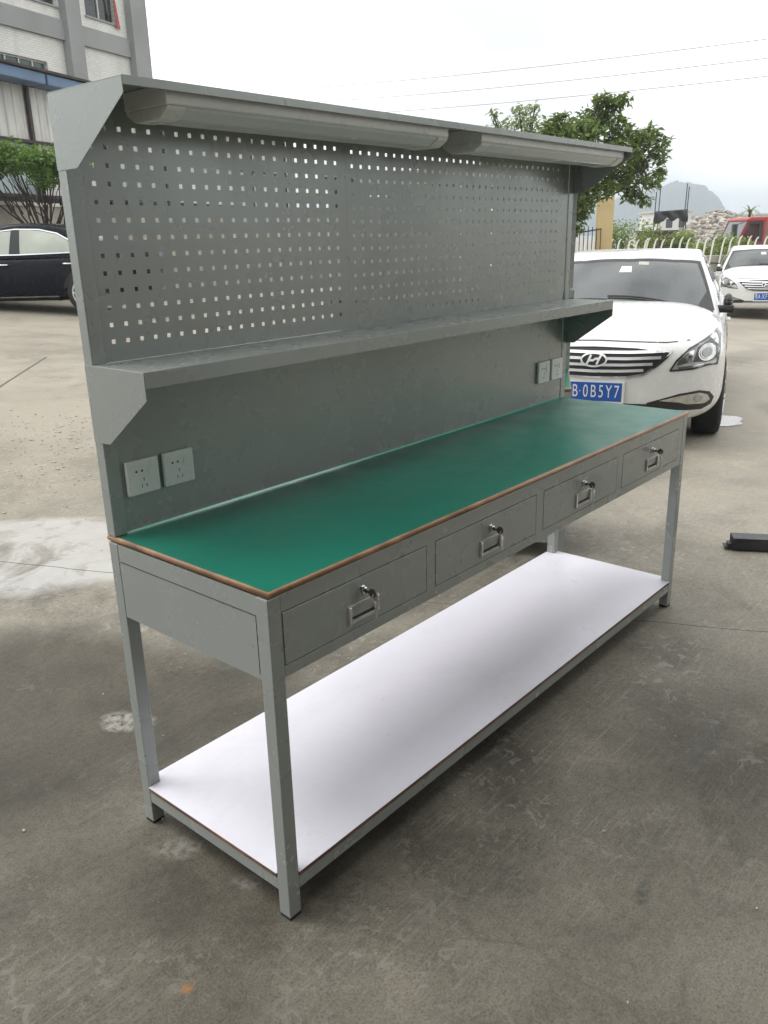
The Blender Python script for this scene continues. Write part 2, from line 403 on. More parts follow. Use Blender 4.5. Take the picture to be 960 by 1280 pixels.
def empty(name, loc=(0, 0, 0), rz=0.0):
    o = bpy.data.objects.new(name, None); COL.objects.link(o); o.empty_display_size = 0.2
    o.location = loc; o.rotation_euler = (0, 0, rz); return o

def tag(o, label=None, cat=None, group=None, kind=None):
    if label: o['label'] = label
    if cat: o['category'] = cat
    if group: o['group'] = group
    if kind: o['kind'] = kind
    return o

def text_mesh(txt, size, depth=0.001):
    cu = bpy.data.curves.new('t', 'FONT'); cu.body = txt; cu.size = size; cu.extrude = depth
    cu.align_x = 'CENTER'; cu.align_y = 'CENTER'
    o = bpy.data.objects.new('t', cu); COL.objects.link(o)
    bpy.context.view_layer.update()
    me = bpy.data.meshes.new_from_object(o.evaluated_get(bpy.context.evaluated_depsgraph_get()))
    bpy.data.objects.remove(o); bpy.data.curves.remove(cu)
    return me

# ------------------------------------------------------------------ the workbench
def make_bench(L, name, label, seed=0, cols=None, n_draw=4, lamps=((0.11, 1.07), (1.235, 2.20)), socks=(0.048, 0.154, 1.985, 2.093), draw=None, loc=(0, 0, 0), rz=0.0):
    D, w, H, ZT = 0.581, 0.036, 1.824, 0.84
    root = empty(name, loc, rz); tag(root, label, 'workbench', 'grey workbenches with perforated back boards')
    P_ = M['paint']
    # legs
    for u in (0, L-w):
        for v in (0, D-w):
            lg = MB().box(u, u+w, v, v+w, 0.008, 0.823).build('leg', P_, root, bevel=0.002)
            MB().box(u+0.001, u+w-0.001, v+0.001, v+w-0.001, 0.0, 0.0075).build('foot_pad', M['rubber'], lg)
    # table top with rounded edge band
    tb = MB().box(0.006, L-0.006, 0.001, D+0.004, 0.8245, ZT).build('tabletop', M['green'], root)
    eb = MB()
    zc, rr = 0.8324, 0.0077
    prof = [(rr*0.85*math.cos(a), rr*math.sin(a)) for a in [PI*k/8 - PI/2 for k in range(9)]]
    loop = [((0.0055, D+0.004), (-1, 0)), ((0.0055, 0.0005), (-1, -1)), ((L-0.0055, 0.0005), (1, -1)), ((L-0.0055, D+0.004), (1, 0))]
    vs = [(p[0]+n[0]*q[0]*0.8, p[1]+n[1]*q[0]*0.9, zc+q[1]) for p, n in loop for q in prof]
    fs = [(i*9+k, (i+1)*9+k, (i+1)*9+k+1, i*9+k+1) for i in range(3) for k in range(8)]
    eb.add(vs, fs).build('edge_band', M['edge'], tb, True)
    # end panels with a shallow seam
    for u0, u1, sg in ((0.0015, 0.004, -1), (L-0.004, L-0.0015, 1)):
        e = MB().box(u0, u1, w+0.0005, D-w-0.0005, 0.628, 0.823).build('end_panel', P_, root)
        us = 0.0008 if sg < 0 else L-0.0008
        MB().box(min(us, u0 if sg < 0 else u1), max(us, u0 if sg < 0 else u1), w+0.004, D-w-0.004, 0.7765, 0.7785).build('seam', M['groove'], e)
        MB().box(min(us, u0 if sg < 0 else u1), max(us, u0 if sg < 0 else u1), w+0.004, w+0.0055, 0.640, 0.7765).build('seam', M['groove'], e)
    # face frame with drawer openings
    draws = draw or [(0.033, 0.533), (0.568, 1.071), (1.112, 1.614), (1.655, 2.149)]
    zd0, zd1 = 0.657, 0.783
    MB().holes(w+0.0005, L-w-0.0005, 0.630, 0.823, 0.001, 0.020, [(a if a > w+0.001 else w+0.002, b, zd0, zd1) for a, b in draws]).build('face_frame', P_, root, bevel=0.001)
    MB().box(w, L-w, D-0.022, D-0.004, 0.628, 0.823).build('rear_rail', P_, root)
    MB().box(w+0.004, L-w-0.004, 0.025, D-0.024, 0.634, 0.637).build('drawer_tray_base', P_, root)
    for a, b in draws:
        a = max(a, w+0.002)
        g = 0.0022
        hx0, hx1, hz0, hz1 = (a+b)/2-0.05, (a+b)/2+0.058, 0.674, 0.722
        cx = (a+b)/2+0.004
        dr = MB().holes(a+g, b-g, zd0+g, zd1-g, 0.0005, 0.0165, [(hx0+0.012, hx1-0.012, hz0+0.008, hz1-0.007)]).build('drawer', P_, root, bevel=0.0009)
        MB().box(a+0.006, b-0.006, 0.018, 0.40, zd0+0.006, zd1-0.01).build('drawer_box', M['groove'], dr)
        # recessed pull with metal frame
        h = MB().holes(hx0, hx1, hz0, hz1, -0.0025, 0.0004, [(hx0+0.0122, hx1-0.0122, hz0+0.0082, hz1-0.0072)])
        hn = h.build('label_pull', M['pull'], dr, bevel=0.0008)
        for e0 in (hx0+0.002, hx1-0.0105): MB().box(e0, e0+0.0085, -0.0055, -0.0026, hz0+0.003, hz1-0.003).build('chrome_end', M['chrome'], hn, bevel=0.001)
        MB().prism([(0.0012, hz1-0.0075), (0.0055, hz0+0.0165), (0.0055, hz0+0.0145), (0.0035, hz0+0.0145), (-0.0005, hz1-0.0075)], 0, hx0+0.0125, hx1-0.0125).build('pull_plate', M['pull'], hn)
        lk = MB().lathe([(-0.009, 0.0075), (-0.008, 0.0095), (-0.001, 0.0095), (0.0003, 0.0115)], (cx, 0, 0.746), 1, 20).build('lock', M['chrome'], dr, False)
        MB().box(cx-0.0012, cx+0.0012, -0.0105, -0.0088, 0.7405, 0.7515).build('keyhole', M['groove'], lk)
        # key in the lock, its ring and a spare hanging
        rk = random.Random(int(a*1000)+seed)
        tw = rk.uniform(-0.35, 0.1)
        kb = MB().box(-0.001, 0.001, -0.022, -0.0095, -0.003, 0.003)
        kb.lathe([(-0.0013, 0.0105), (0.0013, 0.0105)], (0, -0.030, 0), 0, 16)
        k1 = kb.build('key', M['dark_key'], dr); k1.location = (cx, 0, 0.746); k1.rotation_euler = (0, 0.15, 0)
        ring = MB().tube([(0.010*math.sin(t), 0, -0.010*math.cos(t)) for t in [2*PI*i/16 for i in range(17)]], 0.0011, 6, cap=False)
        r_ = ring.build('key_ring', M['steel'], dr, True); r_.location = (cx+0.003, -0.034, 0.735)
        k2 = MB().lathe([(-0.0012, 0.011), (0.0012, 0.011)], (0, 0, -0.010), 1, 16).box(-0.0045, 0.0045, -0.001, 0.001, -0.050, -0.020)
        k2.add([(0.0045, -0.001, -0.030), (0.0065, -0.001, -0.034), (0.0045, -0.001, -0.038), (0.0045, 0.001, -0.030), (0.0065, 0.001, -0.034), (0.0045, 0.001, -0.038)], [(0, 1, 2), (3, 5, 4), (0, 3, 4, 1), (1, 4, 5, 2)])
        kk = k2.build('spare_key', M['steel'], dr); kk.location = (cx+0.008+0.004*rk.random(), -0.034, 0.727); kk.rotation_euler = (0.1, tw, rk.uniform(-0.5, 0.5))
    # lower shelf: board notched round the legs, rails
    zb = 0.121
    o2 = 0.0015
    pts = [(w+0.001, -o2), (L-w-0.001, -o2), (L-w-0.001, w+0.001), (L+o2, w+0.001), (L+o2, D-w-0.001), (L-w-0.001, D-w-0.001), (L-w-0.001, D+o2), (w+0.001, D+o2), (w+0.001, D-w-0.001), (-o2, D-w-0.001), (-o2, w+0.001), (w+0.001, w+0.001)]
    bd = MB().prism(pts, 2, zb-0.0015, zb).build('shelf_board', M['white_board'], root)
    ins = [(x+(0.0006 if x < L/2 else -0.0006), y+(0.0006 if y < D/2 else -0.0006)) for x, y in pts]
    MB().prism(ins, 2, zb-0.0125, zb-0.0017).build('chipboard_core', M['chip_edge'], bd)
    for bx in ((w, L-w, 0.001, 0.026), (w, L-w, D-0.026, D-0.001)):
        MB().box(bx[0], bx[1], bx[2], bx[3], 0.073, zb-0.013).build('shelf_rail', P_, root, bevel=0.0015)
    for u0, u1 in ((0.001, 0.026), (L-0.026, L-0.001)):
        MB().box(u0, u1, w, D-w, 0.073, zb-0.013).build('shelf_rail', P_, root, bevel=0.0015)
    # hutch
    for u in (0, L-w):
        MB().box(u, u+w, D-w+0.002, D, ZT+0.0006, H-0.0025).build('upright', P_, root, bevel=0.002)
    yp = D-w+0.002
    sp = [(D, H-0.0025), (0.306, H-0.0025), (0.306, 1.792), (0.500, 1.672), (D-w+0.002, 1.6715), (D, 1.6715)]
    for u0 in (-0.0012, L-0.0003):
        MB().prism(sp, 0, u0, u0+0.0015).build('hood_side_plate', P_, root, bevel=0.0006)
    MB().box(0, L, 0.3075, D, H-0.002, H).box(0, L, 0.305, 0.307, H-0.017, H).box(0.004, L-0.004, 0.3075, 0.316, H-0.017, H-0.0155).build('hood', P_, root, bevel=0.0006)
    # perforated boards
    mid = 0.875 if L > 2 else L*0.5
    c1 = [0.064+0.03845*k for k in range(21)] if L > 2 else [0.07+0.038*k for k in range(int((mid-0.11)/0.038))]
    c2 = [0.903+0.0386*k for k in range(32)] if L > 2 else [mid+0.04+0.038*k for k in range(int((L-mid-0.12)/0.038))]
    for a, b, cs, z0 in ((w+0.0015, mid-0.0003, c1, 1.305), (mid+0.0003, L-w-0.0015, c2, 1.300)):
        hl = [(round(c-0.005, 5), round(c+0.005, 5), round(z0+0.038*k-0.005, 5), round(z0+0.038*k+0.005, 5)) for c in cs for k in range(13)]
        MB().holes(a, b, 1.2835, 1.800, yp+0.003, yp+0.0040, hl).build('perforated_board', P_, root)
    MB().box(w, L-w, yp+0.0042, yp+0.012, 1.2585, 1.292).box(mid-0.02, mid+0.02, yp+0.0044, yp+0.012, 1.293, 1.7945).build('board_rail', P_, root)
    MB().box(w, L-w, yp+0.005, yp+0.02, 1.795, H-0.003).build('board_rail', P_, root)
    # lower back panel, a slit left above the table top
    MB().box(w+0.0015, L-w-0.0015, yp+0.003, yp+0.0045, 0.8455, 1.2575).box(w+0.0015, L-w-0.0015, yp+0.0005, yp+0.003, 0.8455, 0.8475).build('back_panel', P_, root)
    # middle shelf
    zs = 1.258
    MB().box(0.0005, L-0.0005, 0.3475, yp-0.001, zs-0.002, zs).box(0.0005, L-0.0005, 0.345, 0.347, zs-0.036, zs).box(0.004, L-0.004, 0.3475, 0.36, zs-0.036, zs-0.034).build('shelf', P_, root, bevel=0.0008)
    bp = [(D-0.001, zs-0.0005), (0.3455, zs-0.0005), (0.3455, 1.196), (0.512, 1.078), (yp, 1.0755), (D-0.001, 1.0755)]
    for u0 in (-0.0012, L-0.0003):
        MB().prism(bp, 0, u0, u0+0.0015).build('shelf_bracket', P_, root, bevel=0.0006)
    # batten lamps under the hood
    for a, b in lamps:
        lp = MB().prism([(0.326, H-0.0022), (0.326, 1.787), (0.330, 1.784), (0.47, 1.784), (0.474, 1.787), (0.474, H-0.0022)], 0, a, b).build('batten_lamp', M['lamp_body'], root, bevel=0.002)
        dp = [(0.328, 1.7835), (0.333, 1.778), (0.355, 1.764), (0.362, 1.762), (0.438, 1.762), (0.445, 1.764), (0.467, 1.778), (0.472, 1.7835)]
        MB().prism(dp, 0, a+0.05, b-0.05).build('diffuser', M['diffuser'], lp)
        dq = [(x+(0.002 if x < 0.4 else -0.002)*-1, z-0.002 if z < 1.783 else z) for x, z in dp]
        MB().prism(dq, 0, a+0.002, a+0.0495).build('end_cap', M['lamp_body'], lp, bevel=0.002)
        MB().prism(dq, 0, b-0.0495, b-0.002).build('end_cap', M['lamp_body'], lp, bevel=0.002)
    # switched sockets on the back panel
    for u in socks:
        s = MB().box(u, u+0.091, yp-0.009, yp+0.0025, 0.932, 1.019).build('wall_socket', M['socket'], root, bevel=0.003)
        hb = MB()
        for dx, dz in ((0.026, 0.056), (0.042, 0.056)): hb.lathe([(-0.0003, 0.0030), (0.002, 0.0030)], (u+dx, yp-0.009, 0.935+dz), 1, 10)
        hb.box(u+0.044, u+0.046, yp-0.0093, yp-0.008, 0.965, 0.973).box(u+0.037, u+0.039, yp-0.0093, yp-0.008, 0.949, 0.957).box(u+0.051, u+0.053, yp-0.0093, yp-0.008, 0.949, 0.957)
        hb.build('pin_hole', M['groove'], s)
        MB().box(u+0.059, u+0.075, yp-0.0112, yp-0.0088, 0.978, 0.999).build('rocker_switch', M['socket'], s, bevel=0.001)
    return root

bench = make_bench(2.226, 'workbench', 'long grey steel workbench in front with green top, four drawers and white lower shelf')
# loose lamp leads poking over the hood
for u in (0.87, 1.25):
    r = random.Random(int(u*100))
    pts = [(u, 0.57, 1.80), (u+0.01, 0.592, 1.83), (u-0.01, 0.59, 1.865), (u-0.035, 0.575, 1.85 if u < 1 else 1.862), (u-0.06, 0.55, 1.828)]
    MB().tube(pts, 0.0012, 6).build('lamp_lead', M['wire'], bench, True)
# second, shorter bench standing behind, turned by some 60 degrees
a2 = math.radians(29.7)
vd = Vector((math.cos(a2), math.sin(a2))); ud = Vector((math.sin(a2), -math.cos(a2)))
L2 = 1.22
c2 = Vector((2.447, 0.629)) - ud*L2
make_bench(L2, 'workbench', 'short grey workbench standing behind the long one, its green top corner showing by the car', 5,
           n_draw=2, lamps=((0.15, 1.08),), socks=(0.05,), draw=[(0.038, 0.59), (0.63, 1.18)], loc=(c2.x, c2.y, 0), rz=rot_for(vd))

# ------------------------------------------------------------------ ground
def axis_pts(a, b, n, k=3.2):
    """points dense near zero"""
    out = []
    for i in range(n+1):
        t = -1+2*i/n
        s_ = math.sinh(k*abs(t))/math.sinh(k)
        out.append(s_*b if t > 0 else s_*a)
    return out
gs = axis_pts(-650, 750, 120, 6.0); gd = axis_pts(-120, 1500, 160, 6.5)
g = MB()
for s in gs:
    for d in gd:
        p = WP(s, d); g.v.append(tuple(p))
nd = len(gd)
for i in range(len(gs)-1):
    for k in range(nd-1):
        g.f.append((i*nd+k, (i+1)*nd+k, (i+1)*nd+k+1, i*nd+k+1))
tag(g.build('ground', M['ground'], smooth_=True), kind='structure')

def gz_xy(x, y):
    q = Vector((x-CX, y-CY)); return gh(q.dot(RT), q.dot(FW))

# water lying beside the near car
pw = MB(); n = 40
c = WP(3.02, 7.3)
ring = []
for k in range(n):
    t = 2*PI*k/n; r = 1+0.45*noise.noise(Vector((math.cos(t)*1.3, math.sin(t)*1.3, 2)))
    x = c.x + RT.x*math.cos(t)*0.23*r + FW.x*math.sin(t)*0.28*r; y = c.y + RT.y*math.cos(t)*0.23*r + FW.y*math.sin(t)*0.28*r
    ring.append((x, y, gz_xy(x, y)+0.006))
pw.add(ring, [tuple(range(n))])
tag(pw.build('puddle', M['wet']), kind='structure')

# small stones strewn on the yard left of the bench
rk = MB(); rr = random.Random(3)
ico = bmesh.new(); bmesh.ops.create_icosphere(ico, subdivisions=1, radius=1.0)
ICV = [v.co.copy() for v in ico.verts]; ICF = [tuple(v.index for v in f.verts) for f in ico.faces]; ico.free()
def rock(mb, p, r, rnd, flat=0.6):
    o = Vector((rnd.random()*50, rnd.random()*50, rnd.random()*50))
    R_ = Matrix.Rotation(rnd.random()*6.28, 3, 'Z')
    ax = Vector((rnd.uniform(0.7, 1.3), rnd.uniform(0.6, 1.1), flat*rnd.uniform(0.7, 1.2)))
    mb.add([R_ @ Vector((v.x*ax.x, v.y*ax.y, v.z*ax.z))*r*(1+0.55*noise.noise(v*1.3+o)) + p for v in ICV], ICF)
for i in range(1500):
    t = rr.random()
    x, y = 1.3+2.6*rr.random()+rr.gauss(0, 0.2), 3.4+1.7*rr.random()+rr.gauss(0, 0.25)
    r = 0.004+0.012*rr.random()**3
    rock(rk, Vector((x, y, gz_xy(x, y)+r*0.08)), r, rr)
for i in range(600):
    x, y = rr.uniform(-0.8, 4.5), rr.uniform(-1.3, 5)
    r = 0.0012+0.006*rr.random()**5
    rock(rk, Vector((x, y, gz_xy(x, y)+r*0.3)), r, rr)
tag(rk.build('gravel', M['pebble']), 'pale stones scattered on the concrete left of the long workbench', 'gravel', kind='stuff')

# ------------------------------------------------------------------ cars
def lerp_tab(tab, x):
    if x <= tab[0][0]: return tab[0][1]
    for i in range(len(tab)-1):
        (x0, y0), (x1, y1) = tab[i], tab[i+1]
        if x <= x1:
            # Catmull-Rom style, monotone enough for car profiles
            m0 = (y1-tab[i-1][1])/(x1-tab[i-1][0]) if i > 0 else (y1-y0)/(x1-x0)
            m1 = (tab[i+2][1]-y0)/(tab[i+2][0]-x0) if i+2 < len(tab) else (y1-y0)/(x1-x0)
            h = x1-x0; t = (x-x0)/h
            return (2*t**3-3*t*t+1)*y0 + (t**3-2*t*t+t)*h*m0 + (-2*t**3+3*t*t)*y1 + (t**3-t*t)*h*m1
    return tab[-1][1]

CL = 4.85
def hw_(y):
    a = 0.62
    if y < a: return 0.92*max(0.0, 1-abs(1-y/a)**2.7)**(1/2.7)
    if y > CL-0.7: return 0.92*max(0.0, 1-abs(1-(CL-y)/0.7)**2.8)**(1/2.8)
    return 0.92
ZT_ = [(0, 0.60), (0.02, 0.70), (0.05, 0.765), (0.10, 0.815), (0.2, 0.862), (0.5, 0.925), (0.9, 0.985), (1.3, 1.03), (1.6, 1.0), (2.2, 0.985), (3.4, 1.0), (4.0, 1.03), (4.5, 1.05), (4.7, 1.02), (4.8, 0.93), (4.85, 0.70)]
ZB_ = [(0, 0.46), (0.02, 0.34), (0.06, 0.27), (0.15, 0.225), (0.4, 0.205), (1, 0.2), (4, 0.2), (4.6, 0.26), (4.8, 0.36), (4.85, 0.5)]
ZR_ = [(1.20, 0.95), (1.36, 1.035), (1.7, 1.215), (2.05, 1.375), (2.3, 1.435), (2.7, 1.455), (3.2, 1.432), (3.6, 1.36), (4.0, 1.20), (4.35, 1.02)]

def body_mesh():
    mb = MB(); ys = []
    for i in range(26): ys.append(0.62*(i/25)**2.6 + 0.0015)
    ys += [0.62+(CL-1.32)*k/40 for k in range(1, 41)]
    for i in range(1, 22): ys.append(CL - 0.7*(1-i/21)**2.4 - 0.0015)
    K = 56
    for y in ys:
        w = hw_(y); zt, zb = lerp_tab(ZT_, y), lerp_tab(ZB_, y)
        zc, hz = (zt+zb)/2, (zt-zb)/2
        for k in range(K):
            t = 2*PI*k/K; c_, s_ = math.cos(t), math.sin(t)
            x = w*math.copysign(abs(c_)**0.42, c_); z = zc+hz*math.copysign(abs(s_)**0.5, s_)
            if z > zc: z -= 0.0
            # crease along the flank, hood crown
            mb.v.append((x*(1-0.05*max(0, (z-0.75)/0.25)**1.3), y, z + (0.018*(1-(x/max(w, .01))**2) if z > zc+hz*0.7 and y < 1.4 else 0)))
    n = len(ys)
    for i in range(n-1):
        for k in range(K):
            mb.f.append((i*K+k, i*K+(k+1) % K, (i+1)*K+(k+1) % K, (i+1)*K+k))
    mb.f += [tuple(range(K))[::-1], tuple(range((n-1)*K, n*K))]
    return mb

def cab_w(z): return 0.845 - 0.25*max(0.0, (z-0.90)/0.55)**1.25
def cab_mesh():
    mb = MB(); ys = [1.18+(4.40-1.18)*i/56 for i in range(57)]
    NS, NT = 8, 12
    for y in ys:
        row = []
        zr0 = lerp_tab(ZR_, y)
        def top(x): return max(0.90, lerp_tab(ZR_, y + (0.30*(x/0.8)**2 if y > 2.9 else -0.28*(x/0.8)**2)*-(-1 if y > 2.9 else 1)*(-1 if y > 2.9 else -1)))
        def top(x):
            k = smooth((y-2.3)/0.8)
            return max(0.905, lerp_tab(ZR_, y - 0.26*(x/0.8)**2*(1-k) + 0.3*(x/0.8)**2*k) - 0.03*(x/0.7)**4)
        # side height where the flank meets the roof surface
        z = 1.5
        for _ in range(30): z = 0.5*z+0.5*top(cab_w(z))
        ze = max(0.906, z)
        for k in range(NS): zz = 0.90+(ze-0.90)*k/NS; row.append((cab_w(zz), y, zz))
        we = cab_w(ze)
        for k in range(NT+1):
            x = we*(1-k/NT); row.append((x, y, top(x) if k else ze))
        full = row + [(-a, b, c_) for a, b, c_ in reversed(row[:-1])]
        mb.v += full
    K = 2*(NS+NT+1)-1
    for i in range(len(ys)-1):
        for k in range(K-1): mb.f.append((i*K+k, i*K+k+1, (i+1)*K+k+1, (i+1)*K+k))
    mb.f += [tuple(range(K))[::-1], tuple(range((len(ys)-1)*K, len(ys)*K))]
    return mb

BODY = body_mesh(); CAB = cab_mesh()
BV_B = BVHTree.FromPolygons([Vector(v) for v in BODY.v], BODY.f)
BV_C = BVHTree.FromPolygons([Vector(v) for v in CAB.v], CAB.f)

def patch(poly, view, bvh, off, thick=0.004, step=0.04, name='patch'):
    """lay a polygon (outline as seen along a view axis) on the body surface as a thin shell"""
    bm = bmesh.new()
    bm.faces.new([bm.verts.new((p[0], p[1], 0)) for p in poly])
    x0, x1 = min(p[0] for p in poly), max(p[0] for p in poly); y0, y1 = min(p[1] for p in poly), max(p[1] for p in poly)
    for a, b, ax in ((x0, x1, 0), (y0, y1, 1)):
        nn = int((b-a)/step)
        for i in range(1, nn+1):
            co = Vector((0, 0, 0)); no = Vector((0, 0, 0)); co[ax] = a+(b-a)*i/(nn+1); no[ax] = 1
            bmesh.ops.bisect_plane(bm, geom=bm.verts[:]+bm.edges[:]+bm.faces[:], plane_co=co, plane_no=no)
    bmesh.ops.triangulate(bm, faces=[f for f in bm.faces if len(f.verts) > 4])
    for v in bm.verts:
        a, b = v.co.x, v.co.y
        if view == 'front': o, d_ = Vector((a, -2, b)), Vector((0, 1, 0))
        elif view == 'top': o, d_ = Vector((a, b, 3)), Vector((0, 0, -1))
        elif view == 'side': o, d_ = Vector((2, a, b)), Vector((-1, 0, 0))
        else: o, d_ = Vector((-2, a, b)), Vector((1, 0, 0))
        hit, nrm, _, _ = bvh.ray_cast(o, d_)
        if hit is None:
            hit, nrm, _, _ = bvh.find_nearest(Vector((a, 0.3, b)) if view == 'front' else o+d_*1.2)
        if nrm.dot(d_) > 0: nrm = -nrm
        v.co = hit + (nrm*0.5 - d_*0.5).normalized()*off
    bmesh.ops.recalc_face_normals(bm, faces=bm.faces)
    r = bmesh.ops.extrude_face_region(bm, geom=bm.faces[:])
    dv = {'front': Vector((0, 1, 0)), 'top': Vector((0, 0, -1)), 'side': Vector((-1, 0, 0)), 'other': Vector((1, 0, 0))}[view]
    for e in r['geom']:
        if isinstance(e, bmesh.types.BMVert): e.co += dv*(thick+off)
    bmesh.ops.recalc_face_normals(bm, faces=bm.faces)
    me = bpy.data.meshes.new(name); bm.to_mesh(me); bm.free()
    return me

def mirror(p): return [(-a, b) for a, b in p][::-1]
def ribbon(pts, w):
    """a 2-D band of width w along pts"""
    up, dn = [], []
    for i, p in enumerate(pts):
        a = Vector(pts[max(0, i-1)]); b = Vector(pts[min(len(pts)-1, i+1)]); t = (b-a).normalized(); n_ = Vector((-t.y, t.x))*w/2
        up.append((p[0]+n_.x, p[1]+n_.y)); dn.append((p[0]-n_.x, p[1]-n_.y))
    return dn + up[::-1]
def ell(cx, cz, rx, rz, n=28): return [(cx+rx*math.cos(2*PI*k/n), cz+rz*math.sin(2*PI*k/n)) for k in range(n)]

def make_car(name, label, paint, loc, rz, plate=None, mirror_cap=None, side_glass=None, front=True):
    root = empty(name, loc, rz); tag(root, label, 'car')
    link('body', BODY.mesh('body', True), paint, root)
    cb = link('cabin', CAB.mesh('cabin', True), paint, root)
    sg = side_glass or M['car_glass']
    # windscreen, rear screen
    ws = [(-0.80, 1.56), (-0.72, 1.47), (-0.4, 1.375), (0, 1.345), (0.4, 1.375), (0.72, 1.47), (0.80, 1.56), (0.63, 2.18), (0.4, 2.09), (0, 2.05), (-0.4, 2.09), (-0.63, 2.18)]
    w1 = link('windscreen', patch(ws, 'top', BV_C, 0.003, step=0.05), M['car_glass'], root)
    link('rear_screen', patch([(-0.62, 3.62), (0.62, 3.62), (0.66, 4.12), (-0.66, 4.12)], 'top', BV_C, 0.003, step=0.06), M['car_glass'], root)
    link('screen_band', patch([(-0.62, 2.165), (-0.4, 2.075), (0, 2.035), (0.4, 2.075), (0.62, 2.165), (0.615, 2.12), (0.4, 2.035), (0, 1.99), (-0.4, 2.035), (-0.615, 2.12)], 'top', BV_C, 0.0045, step=0.05), M['black_plastic'], w1)
    for f_ in (lambda p: p, mirror):
        link('screen_band', patch(f_([(0.795, 1.57), (0.63, 2.17), (0.60, 2.14), (0.72, 1.75), (0.66, 1.50), (0.72, 1.48)]), 'top', BV_C, 0.0045, step=0.05), M['black_plastic'], w1)
    link('mirror_mount', patch([(-0.055, 1.80), (0.055, 1.80), (0.045, 1.90), (-0.045, 1.90)], 'top', BV_C, 0.005, step=0.05), M['plate_white'], w1)
    link('permit_sticker', patch([(0.10, 1.93), (0.19, 1.93), (0.19, 1.99), (0.10, 1.99)], 'top', BV_C, 0.005, step=0.05), M['pale_glass'], w1)
    link('cowl', patch([(-0.80, 1.50), (-0.4, 1.30), (0, 1.265), (0.4, 1.30), (0.80, 1.50), (0.78, 1.56), (0.4, 1.385), (0, 1.35), (-0.4, 1.385), (-0.78, 1.56)], 'top', BV_C, 0.006, step=0.05), M['black_plastic'], root)
    for a, b in (((0.55, 1.40), (-0.10, 1.425)), ((-0.1, 1.375), (-0.72, 1.49))):
        pts = []
        for i in range(9):
            x = a[0]+(b[0]-a[0])*i/8; y = a[1]+(b[1]-a[1])*i/8
            h = BV_C.ray_cast(Vector((x, y, 3)), Vector((0, 0, -1)))[0]; pts.append(h+Vector((0, -0.006, 0.014)))
        MB().tube(pts, 0.008, 6).build('wiper', M['black_plastic'], root)
    # side windows, pillars, handles, mirrors
    fw = [(1.95, 0.965), (2.52, 0.965), (2.54, 1.33), (2.35, 1.315), (2.15, 1.22)]
    rw = [(2.70, 0.965), (3.58, 0.985), (3.60, 1.05), (3.50, 1.15), (3.30, 1.26), (3.0, 1.325), (2.68, 1.345)]
    for side in ('side', 'other'):
        for q in (fw, rw): link('side_window', patch(q, side, BV_C, 0.003, step=0.06), sg, root)
        link('pillar_trim', patch([(2.525, 0.965), (2.695, 0.965), (2.675, 1.342), (2.545, 1.335)], side, BV_C, 0.0035, step=0.08), M['black_plastic'], root)
        chrome_top = [(1.9, 0.955), (2.12, 1.215), (2.35, 1.33), (2.6, 1.355), (3.0, 1.343), (3.3, 1.278), (3.52, 1.16), (3.62, 1.05), (3.62, 0.985)]
        link('window_trim', patch(ribbon(chrome_top, 0.020), side, BV_C, 0.007, step=0.2), M['chrome'], root)
        link('window_trim', patch(ribbon([(1.9, 0.955), (2.7, 0.955), (3.63, 0.975)], 0.018), side, BV_C, 0.007, step=0.2), M['chrome'], root)
        sx = 1 if side == 'side' else -1
        for y in (2.42, 3.50):
            h = BV_B.ray_cast(Vector((2*sx, y, 0.80)), Vector((-sx, 0, 0)))[0]
            MB().tube([h+Vector((sx*0.0, -0.10, 0)), h+Vector((sx*0.035, -0.07, 0.0)), h+Vector((sx*0.035, 0.07, 0)), h+Vector((0, 0.10, 0))], 0.013, 8).build('door_handle', M['chrome'] if side_glass else paint, root, True)
        link('sill_trim', patch(ribbon([(1.4, 0.285), (3.25, 0.285)], 0.022), side, BV_B, 0.008, step=0.2), M['chrome'] if side_glass else M['black_plastic'], root)
        for y in (1.62, 2.60, 3.58):
            link('door_gap', patch(ribbon([(y, 0.30), (y-0.01, 0.92)], 0.008), side, BV_B, 0.0015, step=0.15), M['groove'], root)
        # door mirror: painted shell with black underside
        c_ = Vector((sx*0.905, 1.86, 1.00))
        def shell(k0, k1, sc_):
            m_ = MB(); n1, n2 = 9, 14
            for i in range(n1):
                f = k0+(k1-k0)*i/(n1-1)
                for k in range(n2):
                    t = 2*PI*k/n2
                    m_.v.append((c_.x+0.042*sc_*math.cos(t)*math.cos(f), c_.y+0.115*sc_*math.sin(t)*math.cos(f), c_.z+0.075*sc_*math.sin(f)))
            for i in range(n1-1):
                for k in range(n2): m_.f.append((i*n2+k, i*n2+(k+1) % n2, (i+1)*n2+(k+1) % n2, (i+1)*n2+k))
            m_.f += [tuple(range(n2))[::-1], tuple(range((n1-1)*n2, n1*n2))]
            return m_
        mr = shell(0.25, 1.5, 1.0).build('door_mirror', mirror_cap or paint, root, True)
        shell(-1.5, 0.24, 0.985).box(min(c_.x-sx*0.15, c_.x+sx*0.05), max(c_.x-sx*0.15, c_.x+sx*0.05), c_.y-0.16, c_.y-0.06, c_.z-0.08, c_.z-0.02).build('mirror_base', M['black_plastic'], mr, True)
        # wheels
        for y in (0.95, 3.75):
            link('wheel_arch', patch(ell(y, 0.34, 0.385, 0.385, 30), side, BV_B, 0.002, step=0.1), M['rubber'], root)
            x0, x1 = sx*0.71, sx*0.925
            wh = MB().lathe([(x0, 0.24), (x0, 0.31), (x0+sx*0.03, 0.333), (x1-sx*0.03, 0.333), (x1, 0.31), (x1+sx*0.012, 0.245)], (0, y, 0.333), 0, 36).build('tyre', M['rubber'], root, True)
            rm = MB().lathe([(x1-sx*0.02, 0.235), (x1+sx*0.013, 0.24), (x1+sx*0.013, 0.215), (x1-sx*0.01, 0.205)], (0, y, 0.333), 0, 32)
